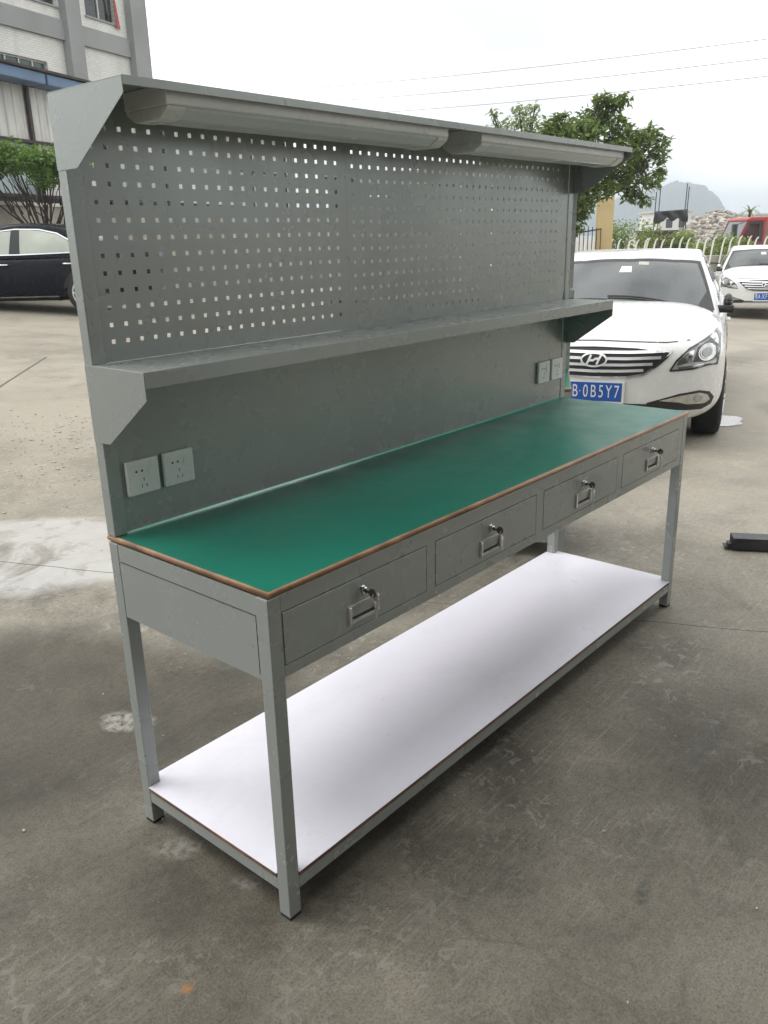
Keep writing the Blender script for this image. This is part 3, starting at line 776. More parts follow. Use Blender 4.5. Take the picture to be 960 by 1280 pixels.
            for k in range(10):
                t = 2*PI*k/10; cc, ss = math.cos(t), math.sin(t)
                rm.tube([(x1+sx*0.012, y+0.05*cc, 0.333+0.05*ss), (x1+sx*0.004, y+0.22*cc, 0.333+0.22*ss)], 0.016, 6)
            rm.lathe([(x1-sx*0.01, 0.06), (x1+sx*0.02, 0.055)], (0, y, 0.333), 0, 20)
            rm.build('rim', M['steel'], wh)
    if front:
        gp = [(-0.545, 0.775), (-0.3, 0.803), (0, 0.810), (0.3, 0.803), (0.545, 0.775), (0.515, 0.735), (0.45, 0.675), (0.36, 0.615), (0.25, 0.592), (0, 0.585), (-0.25, 0.592), (-0.36, 0.615), (-0.45, 0.675), (-0.515, 0.735)]
        gr = link('grille', patch(gp, 'front', BV_B, 0.004, step=0.05), M['black_plastic'], root)
        link('grille_trim', patch(ribbon(gp+[gp[0]], 0.014), 'front', BV_B, 0.011, step=0.1), M['chrome'], gr)
        for z, hwid in ((0.766, 0.50), (0.722, 0.475), (0.677, 0.42), (0.632, 0.36)):
            link('grille_bar', patch(ribbon([(-hwid, z+0.012), (-hwid*0.5, z+0.002), (0, z-0.001), (hwid*0.5, z+0.002), (hwid, z+0.012)], 0.019), 'front', BV_B, 0.014, step=0.07), M['bright_chrome'], gr)
        # oval emblem with slanting H
        em = link('emblem', patch(ell(0, 0.712, 0.092, 0.046), 'front', BV_B, 0.016, step=0.05), M['black_plastic'], root)
        link('emblem_ring', patch(ribbon(ell(0, 0.712, 0.092, 0.047)+[(0.092, 0.712)], 0.012), 'front', BV_B, 0.022, step=0.08), M['bright_chrome'], em)
        for q in ([(-0.052, 0.678), (-0.040, 0.700), (-0.022, 0.745)], [(0.022, 0.678), (0.040, 0.722), (0.052, 0.745)], [(-0.034, 0.708), (-0.005, 0.707), (0.010, 0.718), (0.038, 0.720)]):
            link('emblem_letter', patch(ribbon(q, 0.016), 'front', BV_B, 0.0235, step=0.08), M['bright_chrome'], em)
        # bonnet shut line
        link('bonnet_gap', patch(ribbon([(-0.66, 0.845), (-0.5, 0.835), (0, 0.845), (0.5, 0.835), (0.66, 0.845)], 0.007), 'front', BV_B, 0.0012, step=0.1), M['groove'], root)
        for sgn in (1, -1):
            f = (lambda p: p) if sgn > 0 else mirror
            hlp = [(0.545, 0.640), (0.585, 0.712), (0.665, 0.790), (0.76, 0.838), (0.835, 0.872), (0.862, 0.835), (0.868, 0.745), (0.86, 0.668), (0.80, 0.672), (0.70, 0.650)]
            hl = link('headlight', patch(f(hlp), 'front', BV_B, 0.004, step=0.04), M['lamp_glass'], root)
            link('headlight_trim', patch(ribbon(f(hlp)+[f(hlp)[0]], 0.014), 'front', BV_B, 0.006, step=0.1), M['lamp_dark'], hl)
            link('headlight_bezel', patch(f([(0.695, 0.70), (0.72, 0.795), (0.80, 0.845), (0.852, 0.80), (0.857, 0.715), (0.80, 0.695)]), 'front', BV_B, 0.006, step=0.05), M['lamp_dark'], hl)
            link('turn_lens', patch(f([(0.585, 0.675), (0.60, 0.715), (0.675, 0.775), (0.70, 0.78), (0.685, 0.70)]), 'front', BV_B, 0.006, step=0.05), M['lamp_silver'], hl)
            link('projector_ring', patch(ribbon(ell(sgn*0.785, 0.758, 0.052, 0.050, 24)+[(sgn*0.785+0.052, 0.758)], 0.014), 'front', BV_B, 0.010, step=0.1), M['lamp_silver'], hl)
            link('projector_lens', patch(ell(sgn*0.785, 0.758, 0.034, 0.033, 18), 'front', BV_B, 0.010, step=0.05), M['lamp_glass'], hl)
            link('running_light', patch(ribbon(f([(0.60, 0.66), (0.70, 0.668), (0.80, 0.688), (0.852, 0.690)]), 0.012), 'front', BV_B, 0.009, step=0.1), M['lamp_silver'], hl)
            # fog light pod
            fgp = [(0.40, 0.402), (0.62, 0.468), (0.76, 0.487), (0.83, 0.468), (0.862, 0.420), (0.845, 0.368), (0.78, 0.338), (0.62, 0.345), (0.40, 0.352)]
            fg = link('fog_light_surround', patch(f(fgp), 'front', BV_B, 0.004, step=0.05), M['black_plastic'], root)
            link('fog_light', patch(f([(0.48, 0.418), (0.63, 0.455), (0.76, 0.470), (0.815, 0.450), (0.835, 0.410), (0.80, 0.385), (0.68, 0.388), (0.62, 0.405)]), 'front', BV_B, 0.007, step=0.04), M['lamp_silver'], fg)
            link('fog_bulb', patch(ell(sgn*0.755, 0.425, 0.03, 0.028, 16), 'front', BV_B, 0.010, step=0.05), M['lamp_glass'], fg)
        lg = link('lower_grille', patch([(-0.42, 0.352), (0.42, 0.352), (0.42, 0.392), (-0.42, 0.392)], 'front', BV_B, 0.004, step=0.06), M['black_plastic'], root)
        link('lower_trim', patch(ribbon([(-0.42, 0.365), (0.42, 0.365)], 0.010), 'front', BV_B, 0.008, step=0.1), M['chrome'], lg)
        # number plate
        pz = 0.478
        pl = MB().box(-0.22, 0.22, -0.020, -0.008, pz-0.07, pz+0.07).build('number_plate', M['plate_blue'], root, bevel=0.003)
        MB().holes(-0.236, 0.236, pz-0.092, pz+0.078, -0.018, 0.012, [(-0.2205, 0.2205, pz-0.0705, pz+0.0705)]).build('plate_holder', M['plate_white'], pl)
        xs = [-0.182, -0.125, -0.088, -0.046, 0.011, 0.068, 0.125, 0.182] if plate[2] == '\u00b7' else None
        for ch, x in zip(plate, xs):
            me = text_mesh(ch, 0.135 if ch != '\u00b7' else 0.09, 0.0012)
            me.transform(Matrix.Translation((x, -0.0212, pz)) @ Matrix.Rotation(PI/2, 4, 'X') @ Matrix.Diagonal((0.60 if ch.isascii() or ch == '\u00b7' else 0.42, 1, 1, 1)))
            link('plate_character', me, M['plate_white'], pl)
    return root

yaw22 = math.radians(22)
AXv = RT*math.sin(yaw22) + FW*math.cos(yaw22)
make_car('parked_car', 'white sedan behind the far end of the long workbench, blue plate reading B 0B5Y7', M['car_white'], WP(1.60, 6.24, -0.098), rot_for(AXv), plate='\u7ca4B\u00b70B5Y7', mirror_cap=M['black_plastic'])
make_car('parked_car', 'farther white sedan at the right edge in front of the white fence', M['car_white'], WP(7.98, 17.55, -0.29), rot_for(RT*math.sin(math.radians(20))+FW*math.cos(math.radians(20))), plate='\u7ca4A\u00b7XF70U'[:8])
make_car('parked_car', 'black sedan seen side on at the left by the concrete wall', M['car_black'], WP(-8.58, 15.13, 0.445), rot_for(RT), side_glass=M['pale_glass'], front=False)

# ------------------------------------------------------------------ black channel iron on the ground
pa = Vector((3.10, 0.06)); pb = Vector((3.62, -0.55))   # runs off to the right of the frame
dirv = (Vector((3.27, -0.35)) - Vector((3.05, 0.05))).normalized()
rz_ = rot_for(dirv)
ch = empty('steel_channel', (3.075, 0.035, 0.0), rz_)
tag(ch, 'black steel channel lying on the concrete at the right edge', 'steel channel')
o_ = [(-0.045, 0.003), (0.045, 0.003), (0.045, 0.062), (0.030, 0.062), (0.030, 0.058), (0.041, 0.058), (0.041, 0.007), (-0.041, 0.007), (-0.041, 0.058), (-0.030, 0.058), (-0.030, 0.062), (-0.045, 0.062)]
o_ = [(x, 0.065-z) for x, z in o_]
MB().prism(o_, 1, 0.0, 1.6).build('channel', M['black_iron'], ch, bevel=0.002)
MB().box(-0.03, 0.03, -0.035, -0.004, 0.002, 0.012).box(-0.02, 0.035, -0.02, 0.1, 0.0125, 0.03).build('inner_scrap', M['black_iron'], ch, bevel=0.003)

# ------------------------------------------------------------------ foliage
def leaf_cloud(clumps, n, size, rnd, flat=0.75, droop=0.25, aspect=2.1):
    vs, fs = [], []
    tot = sum(c_[1]**2 for c_ in clumps)
    for c_, r in clumps:
        k = int(n*r*r/tot)
        for _ in range(k):
            # more leaves near the outside of each clump
            d_ = Vector((rnd.gauss(0, 1), rnd.gauss(0, 1), rnd.gauss(0, 1))).normalized()
            rad = r*(rnd.random()**0.45)
            p = c_ + Vector((d_.x*rad, d_.y*rad, d_.z*rad*flat))
            ax = Vector((rnd.gauss(0, 1), rnd.gauss(0, 1), rnd.gauss(-droop, 0.6))).normalized()
            up = Vector((rnd.gauss(0, .6), rnd.gauss(0, .6), 1)).normalized()
            sd = ax.cross(up)
            if sd.length < 1e-3: continue
            sd.normalize(); up = sd.cross(ax)
            l = size*rnd.uniform(0.6, 1.3); w = l/aspect
            i = len(vs)
            vs += [p, p+ax*l*0.45+sd*w*0.5+up*w*0.12, p+ax*l-up*l*0.1, p+ax*l*0.45-sd*w*0.5+up*w*0.12]
            fs += [(i, i+1, i+2), (i, i+2, i+3)]
    mb = MB(); mb.v = [tuple(v) for v in vs]; mb.f = fs
    return mb

def raw(mb, name, m, parent):
    me = bpy.data.meshes.new(name); me.from_pydata(mb.v, [], mb.f); me.update()
    return link(name, me, m, parent)

def limb(mb, p0, p1, r0, r1, rnd, wob=0.12, n=6):
    p0, p1 = Vector(p0), Vector(p1); L = (p1-p0).length
    pts = []
    o = Vector((rnd.random()*20, rnd.random()*20, rnd.random()*20))
    for i in range(n+1):
        t = i/n
        pts.append(p0.lerp(p1, t) + noise.noise_vector(o+Vector((t*2, 0, 0)))*wob*L*math.sin(PI*t))
    mb.tube(pts, r0, 7, r1); return pts

def tree(name, label, loc, trunk_h, clumps, n, size, leaf, seed, group=None, cat='tree', r0=0.14):
    rnd = random.Random(seed)
    root = empty(name, loc); tag(root, label, cat, group)
    tb = MB()
    limb(tb, (0, 0, -0.1), (0.05, 0.02, trunk_h), r0, r0*0.75, rnd, 0.05)
    for c_, r in clumps:
        hd = math.hypot(c_[0], c_[1])
        mid = Vector((c_[0]*0.35, c_[1]*0.35, trunk_h+(c_[2]-trunk_h)*0.45 + (0.75*hd if c_[2] < 2.6 else 0)))
        limb(tb, (0.05, 0.02, trunk_h-0.05), mid, r0*0.5, r0*0.28, rnd, 0.1, 4)
        limb(tb, mid, c_, r0*0.28, r0*0.08, rnd, 0.15, 5)
        for _ in range(3):
            q = Vector(c_)+Vector((rnd.gauss(0, .5), rnd.gauss(0, .5), rnd.gauss(0.1, .4)))*r
            limb(tb, Vector(c_).lerp(mid, 0.3), q, r0*0.12, r0*0.04, rnd, 0.15, 4)
    tb.build('trunk', M['bark'], root, True)
    raw(leaf_cloud([(Vector(c_), r) for c_, r in clumps], n, size, rnd), 'crown', M[leaf], root)
    return root

# clumps given as right / away / up in metres from the foot of the trunk
def cl(*items):
    out = []
    for s, d, z, r in items:
        p = RT*s + FW*d
        out.append(((p.x, p.y, z), r))
    return out
big = WP(3.3, 16.6)
tree('shade_tree', 'broad dark green tree behind the far end of the workbench hood', big, 1.7,
     cl((0.0, 0, 3.05, .55), (-.45, .2, 3.05, .40), (0.45, -.3, 3.35, .42), (0.75, .2, 3.62, .36), (1.0, .1, 3.85, .26), (1.22, 0, 3.92, .17), (0.82, -.1, 3.92, .17), (1.15, 0, 3.42, .36), (0.2, .4, 3.5, .34), (-.05, 0, 3.45, .26), (0.12, 0, 3.68, .16),
        (1.5, -.2, 3.22, .30), (1.78, .1, 3.34, .22), (2.02, .1, 3.22, .17), (1.62, .3, 2.86, .30), (1.93, 0, 2.98, .20), (2.05, .1, 2.72, .15), (1.15, -.4, 2.95, .36), (0.7, 0, 2.75, .45), (1.35, 0, 2.55, .30), (1.78, -.2, 2.52, .22), (1.55, .1, 2.30, .20), (1.75, 0, 2.20, .13),
        (0.95, -.3, 2.42, .24), (0.55, -.2, 2.3, .36), (0.45, 0, 1.95, .22), (0.55, .2, 1.72, .13), (0.62, .1, 2.02, .15), (0.2, 0, 2.6, .5), (-.6, .2, 2.7, .5), (-.2, -.4, 2.2, .4), (-1.0, 0, 3.0, .4)), 10500, 0.125, 'leaf_tree', 11, r0=0.07)
tree('shade_tree', 'pale light green tree tip rising above the middle of the workbench hood', WP(2.98, 19.5), 2.0,
     cl((0.0, 0, 3.75, .42), (0.35, 0, 3.95, .30), (-.3, 0, 3.8, .28), (0.15, .1, 4.15, .22), (0.5, 0, 3.7, .3), (-.1, 0, 3.3, .5), (.45, 0, 4.2, .16), (-.42, 0, 4.1, .14)), 1500, 0.10, 'leaf_pale', 12)

# multi-stemmed shrub tree in front of the wall on the left
rnd = random.Random(21)
sr = empty('shrub_tree', WP(-6.38, 17.0, dz=0)); tag(sr, 'small multi-stemmed tree with bright green crown before the left wall', 'tree')
tb = MB(); cls_ = []
for i in range(17):
    a_ = rnd.uniform(-1.25, 0.95)
    dd = rnd.uniform(-0.35, 0.35)
    p0 = RT*rnd.uniform(-0.04, 0.06); base = Vector((p0.x, p0.y, 0))
    e_ = RT*(a_*0.95) + FW*dd
    m_ = RT*(a_*0.22) + FW*dd*0.3
    mid = Vector((m_.x, m_.y, 1.15+rnd.uniform(-.15, .2)))
    if i % 4: limb(tb, base+Vector((0, 0, rnd.uniform(0.5, 1.0)))+Vector((m_.x, m_.y, 0))*0.25, mid, 0.028, 0.022, rnd, 0.08, 4)
    else: limb(tb, base, mid, 0.06, 0.03, rnd, 0.06, 5)
    top = Vector((e_.x, e_.y, 2.2+rnd.uniform(-.15, .35)))
    limb(tb, mid, top, 0.020, 0.010, rnd, 0.08, 5)
    for _ in range(2):
        limb(tb, mid.lerp(top, 0.4), top+Vector((rnd.gauss(0, .2), rnd.gauss(0, .2), .1)), 0.012, 0.006, rnd, 0.1, 4)
    cls_.append((top+Vector((0, 0, rnd.uniform(.0, .3))), rnd.uniform(.26, .42)))
e2 = RT*0.30
limb(tb, (e2.x, e2.y, -0.1), (e2.x*1.3, e2.y*1.3, 1.9), 0.045, 0.02, rnd, 0.04)
tb.build('trunk', M['bark'], sr, True)
raw(leaf_cloud(cls_, 5200, 0.10, rnd, 0.7, 0.1, 1.9), 'crown', M['leaf_shrub'], sr)

# ------------------------------------------------------------------ left: retaining wall, shed, apartment block
dv = RT*0.34 + FW*0.94
rzl = math.atan2(dv.y, dv.x)
wl = empty('retaining_wall', WP(-7.31, 17.0, 0.0), rzl); tag(wl, 'low stained concrete wall with pale coping behind the black car', 'wall')
MB().box(-6, 26, 0, 0.35, 0.0, 2.30).build('wall_face', M['concrete'], wl)
MB().box(-6, 26, -0.04, 0.40, 2.302, 2.37).build('coping', M['cap'], wl, bevel=0.01)
sh = empty('shed', WP(-7.95, 18.5, 0.0), rzl); tag(sh, 'lean-to shed of white corrugated sheets with a blue eaves gutter', 'shed')
cor = MB(); x = -6.0; k = 0; pr = []
while x < 14:
    pr += [(x, 0.0), (x+0.17, 0.0), (x+0.19, -0.028), (x+0.23, -0.028)]; x += 0.25
for (a_, b_), (c_, d_) in zip(pr[:-1], pr[1:]):
    cor.add([(a_, b_, 3.72), (c_, d_, 3.72), (c_, d_, 4.80), (a_, b_, 4.80)], [(0, 1, 2, 3)])
cr_ = cor.build('corrugated_wall', M['sheet'], sh)
so = cr_.modifiers.new('t', 'SOLIDIFY'); so.thickness = 0.002; so.offset = 1
for i in range(8):
    x0 = -6+2.5*i
    MB().box(x0+0.05, x0+2.43, 0.02, 0.04, 2.62, 3.66).build('lower_panel', M['panel_glass'] if i in (1, 2, 4) else M['sheet'], sh)
    MB().box(x0+2.28, x0+2.36, -0.11, -0.03, 2.0, 4.78).build('post', M['dark_rail'], sh)
for z in (2.57, 3.69): MB().box(-6, 14, -0.10, 0.06, z-0.03, z+0.03).build('rail', M['dark_rail'], sh)
MB().box(-6, 14, 0.0, 4.0, 4.86, 4.90).build('roof', M['dark_rail'], sh)
gt = MB()
for i in range(8): gt.box(-6+2.5*i+0.03, -6+2.5*i+2.47, -0.50, -0.03, 4.80, 5.02)
gt.build('gutter', M['gutter'], sh, bevel=0.02)
MB().box(-6, 14, -0.56, 0.0, 5.03, 5.08).build('eaves_edge', M['dark_rail'], sh)
MB().box(-6, 14, 0.3, 4.0, 0.4, 4.85).build('rear_wall', M['grey_band'], sh)

dvb = RT*0.42 + FW*0.91
bl = empty('apartment_block', WP(-11.83, 30.0, 0.25), math.atan2(dvb.y, dvb.x)); tag(bl, 'white tiled factory block with grey bands and pillars at upper left', 'building')
W0, W1, ZTOP = -14.0, 6.95, 18.0
wins = []
cols = [-13.0, -9.0, -5.0, -1.0, 3.02]
bays = [(c0+0.45, c1-0.0) for c0, c1 in zip(cols, cols[1:]+[6.2])]
fl = [(5.4, 6.9, 0), (9.05, 10.5, 1), (12.6, 14.1, 2)]
for b0, b1 in bays:
    for z0, z1, lv in fl:
        if b0 == bays[-1][0]: wins.append((b0+0.50 if lv else b0+0.5, b0+2.05, z0, z1))
        elif b0 == bays[-2][0]:
            if lv == 0: wins.append((b0+0.05, b0+2.35, 5.95, 7.23))
            else: wins.append((b0+1.75, b0+3.15, z0, z1))
        else: wins.append((b0+0.6, b0+2.6, z0 if lv else 5.95, z1 if lv else 7.23))
MB().holes(W0, W1, 0.0, ZTOP, 0.0, 0.25, wins).build('facade', M['tiles'], bl)
MB().box(W1-0.25, W1, 0.26, 12, 0, ZTOP).build('gable_wall', M['tiles'], bl)
MB().box(W0, W1, 0.26, 12, ZTOP-0.3, ZTOP).build('roof', M['grey_band'], bl)
for c_ in cols+[6.42]: MB().box(c_-0.35, c_+0.35 if c_ < 5 else 6.97, -0.32, -0.002, 0, ZTOP+0.02).build('pillar', M['grey_band'], bl, bevel=0.02)
for z in (4.5, 8.02, 11.5, 15.0):
    for c0, c1 in zip(cols, cols[1:]+[6.42]): MB().box(c0+0.352, c1-0.352, -0.12, -0.003, z, z+0.62).build('floor_band', M['grey_band'], bl)
for i, (a_, b_, z0, z1) in enumerate(wins):
    wn = MB().box(a_, b_, 0.15, 0.17, z0, z1).build('window', M['win_glass'] if z1 < 7.5 and z0 > 5.9 else M['dark_glass'], bl)
    fr = MB(); np_ = 4 if (b_-a_) > 1.9 else 2
    for k in range(np_+1):
        xx = a_+(b_-a_)*k/np_; fr.box(max(a_, xx-0.025), min(b_, xx+0.025), 0.10, 0.149, z0, z1)
    fr.box(a_, b_, 0.105, 0.148, z0+0.0, z0+0.05).box(a_, b_, 0.105, 0.148, z1-0.05, z1)
    fr.build('frame', M['win_frame'], wn)
    MB().box(a_-0.05, b_+0.05, -0.06, 0.1, z0-0.06, z0-0.002).build('sill', M['grey_band'], wn)
    if a_ > 2 and z0 > 8 and z0 < 10:
        MB().prism([(b_-0.10, z0-0.12), (b_+0.12, z0-0.16), (b_+0.02, z0+0.55), (b_-0.12, z1)], 1, -0.09, -0.075).build('curtain', M['curtain'], wn)

# ------------------------------------------------------------------ right: gate pillar, fences, truck and the waste ground
pp = WP(5.72, 22.0)
gp_ = empty('gate_pillar', pp, rot_for(RT*0.25+FW)); tag(gp_, 'square ochre rendered gate pillar under the tree', 'pillar')
MB().box(-0.21, 0.21, -0.21, 0.21, -0.1, 2.24-pp.z+0.12).build('shaft', M['yellow'], gp_, bevel=0.015)
MB().box(-0.235, 0.235, -0.235, 0.235, -0.1, 0.35).build('base', M['yellow'], gp_, bevel=0.015)
# dark railing left of the pillar
ra = WP(4.2, 21.7); rf = empty('iron_railing', ra, rzl*0+math.atan2((RT).y, (RT).x)); tag(rf, 'dark iron railing left of the ochre pillar', 'fence')
bars = MB()
for i in range(14):
    x = i*0.105; bars.box(x-0.009, x+0.009, -0.009, 0.009, 0.05, 1.78-0.05*math.sin(i*0.5))
bars.build('bars', M['black_iron'], rf)
MB().box(-0.1, 1.4, -0.02, 0.02, 0.2, 0.24).tube([(-0.1, 0.012, 1.72), (0.5, 0.012, 1.68), (0.9, 0.012, 1.70), (1.38, 0.012, 1.76)], 0.018, 6).build('rail', M['black_iron'], rf)
MB().box(-0.2, 1.3, 0.05, 0.25, -0.3, 0.75).build('kerb_wall', M['concrete'], rf)

# white pickets on a low wall
fa, fb = WP(6.6, 29.5), WP(16.5, 30.6)
fdir = (fb-fa); flen = math.hypot(fdir.x, fdir.y); frz = math.atan2(fdir.y, fdir.x)
fn = empty('picket_fence', (fa.x, fa.y, -0.30), frz); tag(fn, 'white picket fence with bent tips across the yard end', 'fence')
npk = int(flen/0.31)
for i in range(npk):
    x = 0.15+i*0.31
    if i in (8,): xs_ = (x, x+0.07)
    else: xs_ = (x+0.03*math.sin(i*2.3),)
    for xx in xs_:
        h = 1.58+0.03*math.sin(i*1.7)
        MB().tube([(xx-0.11, 0, 0.72), (xx-0.03, -0.005, h-0.2), (xx+0.0, -0.02, h-0.07), (xx+0.04, -0.06, h)], 0.030, 6, 0.022).build('picket', M['white_iron'], fn)
MB().box(0, flen, 0.035, 0.065, 0.70, 0.74).build('rail', M['dark_rail'], fn)
bw = empty('boundary_wall', (fa.x, fa.y, -0.30), frz); tag(bw, 'low grey brick footing wall under the white pickets', 'wall')
MB().box(-2, flen+3, 0.06, 0.26, -0.4, 0.98).build('footing', M['concrete'], bw, bevel=0.02)

# weeds along the wall
wd = MB(); rnd = random.Random(5)
def blade(mb, p, h, rnd, w=0.03):
    a_ = rnd.uniform(0, 6.28); e = Vector((math.cos(a_), math.sin(a_), 0)); s_ = Vector((-e.y, e.x, 0))*w
    b_ = rnd.uniform(0.1, 0.5)*h
    i = len(mb.v)
    mb.v += [tuple(p-s_), tuple(p+s_), tuple(p+e*b_*0.4+Vector((0, 0, h*0.6))+s_*0.7), tuple(p+e*b_*0.4+Vector((0, 0, h*0.6))-s_*0.7), tuple(p+e*b_+Vector((0, 0, h)))]
    mb.f += [(i, i+1, i+2, i+3), (i+3, i+2, i+4)]
for _ in range(2600):
    t = rnd.uniform(-0.02, 1.0)
    p = fa.lerp(fb, t) + Vector((FW.x, FW.y, 0))*rnd.uniform(-0.45, 0.9)
    dn = 0.5+0.5*noise.noise(Vector((t*9, 3, 1)))
    if rnd.random() > 0.25+dn: continue
    q = Vector((p.x, p.y, gz_xy(p.x, p.y)))
    blade(wd, q, (0.35+0.95*dn)*rnd.uniform(0.5, 1.15), rnd, 0.022)
me = bpy.data.meshes.new('weeds'); me.from_pydata(wd.v, [], wd.f)
tag(link('weeds', me, M['leaf_weed']), 'tall weeds growing along the foot of the white fence', 'weeds', kind='stuff')

# bushes on the waste ground beyond
bl_lab = ['leafy round bush right beside the ochre pillar', 'wide yellow-green bush beyond the left pickets', 'bush in front of the rusty plate', 'dark bush under the black tarpaulin', 'tall weeds bush at the foot of the rubble heap', 'small bush behind the middle pickets', 'bush half way along the pickets near the truck']
spots = [(9.9, 36.0, 2.2, 1.1), (11.3, 37.5, 2.35, 1.3), (12.9, 37.6, 1.75, 0.8), (14.2, 40.5, 1.9, 1.0), (15.0, 37.0, 1.45, 1.0), (12.3, 33.5, 1.2, 0.8), (13.9, 33.2, 1.25, 0.8)]
for i, (s, d, h, r) in enumerate(spots):
    rnd = random.Random(40+i)
    z = gh(s, d); hh = h-z
    b_ = empty('bush', WP(s, d)); tag(b_, bl_lab[i], 'bush', 'bushes beyond the white fence')
    cs = [(Vector((rnd.gauss(0, .4)*r, rnd.gauss(0, .4)*r, hh*rnd.uniform(.25, .8))), r*rnd.uniform(.35, .6)) for _ in range(11)]
    cs.append((Vector((0, 0, hh*0.75)), r*0.5))
    st = MB()
    for c_, q in cs: limb(st, (0, 0, -.1), c_, .03, .01, rnd, .1, 4)
    st.build('stem', M['bark'], b_, True)
    raw(leaf_cloud(cs, 1300, 0.17, rnd, 0.9, 0, 1.8), 'foliage', M['leaf_bush'], b_)

# rubble heap
rb = MB(); rnd = random.Random(9)
def mound(s, d):
    a_ = math.exp(-((s-18.6)/1.9)**2-((d-47)/3.5)**2)*3.1 + math.exp(-((s-16.4)/1.5)**2-((d-46)/3)**2)*1.6
    return -0.85+a_
for _ in range(2600):
    s, d = rnd.uniform(14.3, 22), rnd.uniform(42, 50)
    z = mound(s, d)
    if z < -0.7: continue
    r = 0.05+0.17*rnd.random()**2
    rock(rb, WP(s, d, z+rnd.uniform(-.05, .08)), r, rnd, 0.75)
NSM, NDM = 30, 24
i0 = len(rb.v)
for i in range(NSM+1):
    for k in range(NDM+1):
        s, d = 13.5+9*i/NSM, 40+12*k/NDM
        rb.v.append(tuple(WP(s, d, mound(s, d)-0.03)))
for i in range(NSM):
    for k in range(NDM): rb.f.append((i0+i*(NDM+1)+k, i0+(i+1)*(NDM+1)+k, i0+(i+1)*(NDM+1)+k+1, i0+i*(NDM+1)+k+1))
tag(rb.build('rubble_heap', M['rock']), 'heap of pale broken rubble beyond the white fence', 'rubble', kind='stuff')

# rusty plate, tarpaulin on poles, low white building
rp = WP(12.55, 38.5); rt_ = empty('rusty_tank', (rp.x, rp.y, -0.8), math.atan2(RT.y, RT.x)); tag(rt_, 'brown rusty metal skip below the black tarpaulin', 'skip')
MB().prism([(-0.55, 0.2), (0.55, 0.2), (0.68, 2.28), (-0.68, 2.28)], 1, 0.0, 1.4).build('tub', M['rust'], rt_, bevel=0.02)
MB().box(-0.74, 0.74, -0.05, 1.45, 2.282, 2.36).build('rim', M['rust'], rt_)
tp = WP(13.28, 42.0); ta = empty('tarpaulin', (tp.x, tp.y, -0.8), math.atan2(RT.y, RT.x)); tag(ta, 'black tarpaulin hung between thin poles', 'tarpaulin')
tm = MB(); NX, NZ = 18, 5
for i in range(NX+1):
    for k in range(NZ+1):
        x = 1.62*i/NX; t = k/NZ
        top = 3.22+0.06*(i/NX); bot = 2.72+0.22*math.sin(PI*i/NX)*(0.6+0.4*math.sin(i*1.1))-0.12*(i < 4)
        tm.v.append((x, 0.08*math.sin(i*0.9+k), bot+(top-bot)*t))
for i in range(NX):
    for k in range(NZ): tm.f.append((i*(NZ+1)+k, (i+1)*(NZ+1)+k, (i+1)*(NZ+1)+k+1, i*(NZ+1)+k+1))
sht = tm.build('sheet', M['tarp'], ta, True); s_ = sht.modifiers.new('t', 'SOLIDIFY'); s_.thickness = 0.02
for x, h in ((0.08, 4.1), (0.26, 4.35), (1.52, 4.45), (1.62, 4.3)): MB().tube([(x-0.06, 0.12, 0), (x, 0.12, h)], 0.022, 6).build('pole', M['dark_rail'], ta)
MB().tube([(0.1, 0.1, 3.2), (1.6, 0.1, 3.28)], 0.02, 6).build('crossbar', M['dark_rail'], ta)
lb = WP(26.4, 82.0); lo = empty('low_building', (lb.x, lb.y, -0.8), math.atan2(RT.y, RT.x)); tag(lo, 'long low white building beyond the rubble', 'building')
MB().box(0, 3.0, 0, 6, 0, 4.0).box(3.01, 14, 1.0, 6, 0, 3.55).build('wall', M['far_wall'], lo)
MB().box(-0.2, 3.2, -0.2, 6.2, 4.01, 4.12).box(3.22, 14.2, 0.8, 6.2, 3.56, 3.72).build('roof', M['cap'], lo)
for x in (0.7, 1.9): MB().box(x, x+0.6, -0.03, -0.002, 2.6, 3.4).build('window', M['dark_glass'], lo)
for x in (4, 6, 8, 10): MB().box(x, x+0.9, 0.96, 0.995, 1.8, 2.6).build('window', M['dark_glass'], lo)

# red truck behind the fence, facing left
tk = WP(16.95, 41.0); tr = empty('truck', (tk.x, tk.y, -0.75), math.atan2(RT.y, RT.x)); tag(tr, 'red lorry cab standing beyond the fence at the right edge', 'truck')
# local: x to the rear, y away, z up; near side at y=0
lowp = [(-0.10, 0.62), (1.95, 0.62), (1.95, 1.70), (0.10, 1.70), (-0.02, 1.55)]
MB().prism(lowp, 1, 0.0, 2.3).build('cab_lower', M['maroon'], tr, bevel=0.03)
MB().prism([(0.42, 2.62), (1.98, 2.62), (1.98, 2.80), (0.62, 2.80), (0.42, 2.72)], 1, -0.01, 2.31).build('roof', M['red'], tr, bevel=0.04)
MB().prism([(1.20, 1.705), (1.98, 1.705), (1.98, 2.615), (1.20, 2.615)], 1, 0.0, 2.3).build('cab_rear', M['red'], tr, bevel=0.03)
for y in (0.0, 2.2):
    MB().prism([(0.03, 1.705), (0.17, 1.705), (0.56, 2.615), (0.42, 2.615)], 1, y, y+0.1).build('pillar', M['maroon'], tr)
    MB().box(1.02, 1.199, y+0.005, y+0.095, 1.705, 2.615).build('pillar', M['black_plastic'], tr)
    MB().box(0.5, 1.1, y+0.01, y+0.09, 2.53, 2.612).build('window_head', M['black_plastic'], tr)
MB().add([(0.05, 0.1, 1.71), (0.05, 2.2, 1.71), (0.44, 2.2, 2.61), (0.44, 0.1, 2.61)], [(0, 1, 2, 3)]).build('windscreen', M['car_glass'], tr)
MB().box(-0.32, -0.12, -0.28, -0.06, 1.85, 2.50).tube([(-0.2, -0.1, 2.45), (0.3, 0.02, 2.58)], 0.02, 6).build('mirror', M['black_plastic'], tr, bevel=0.03)
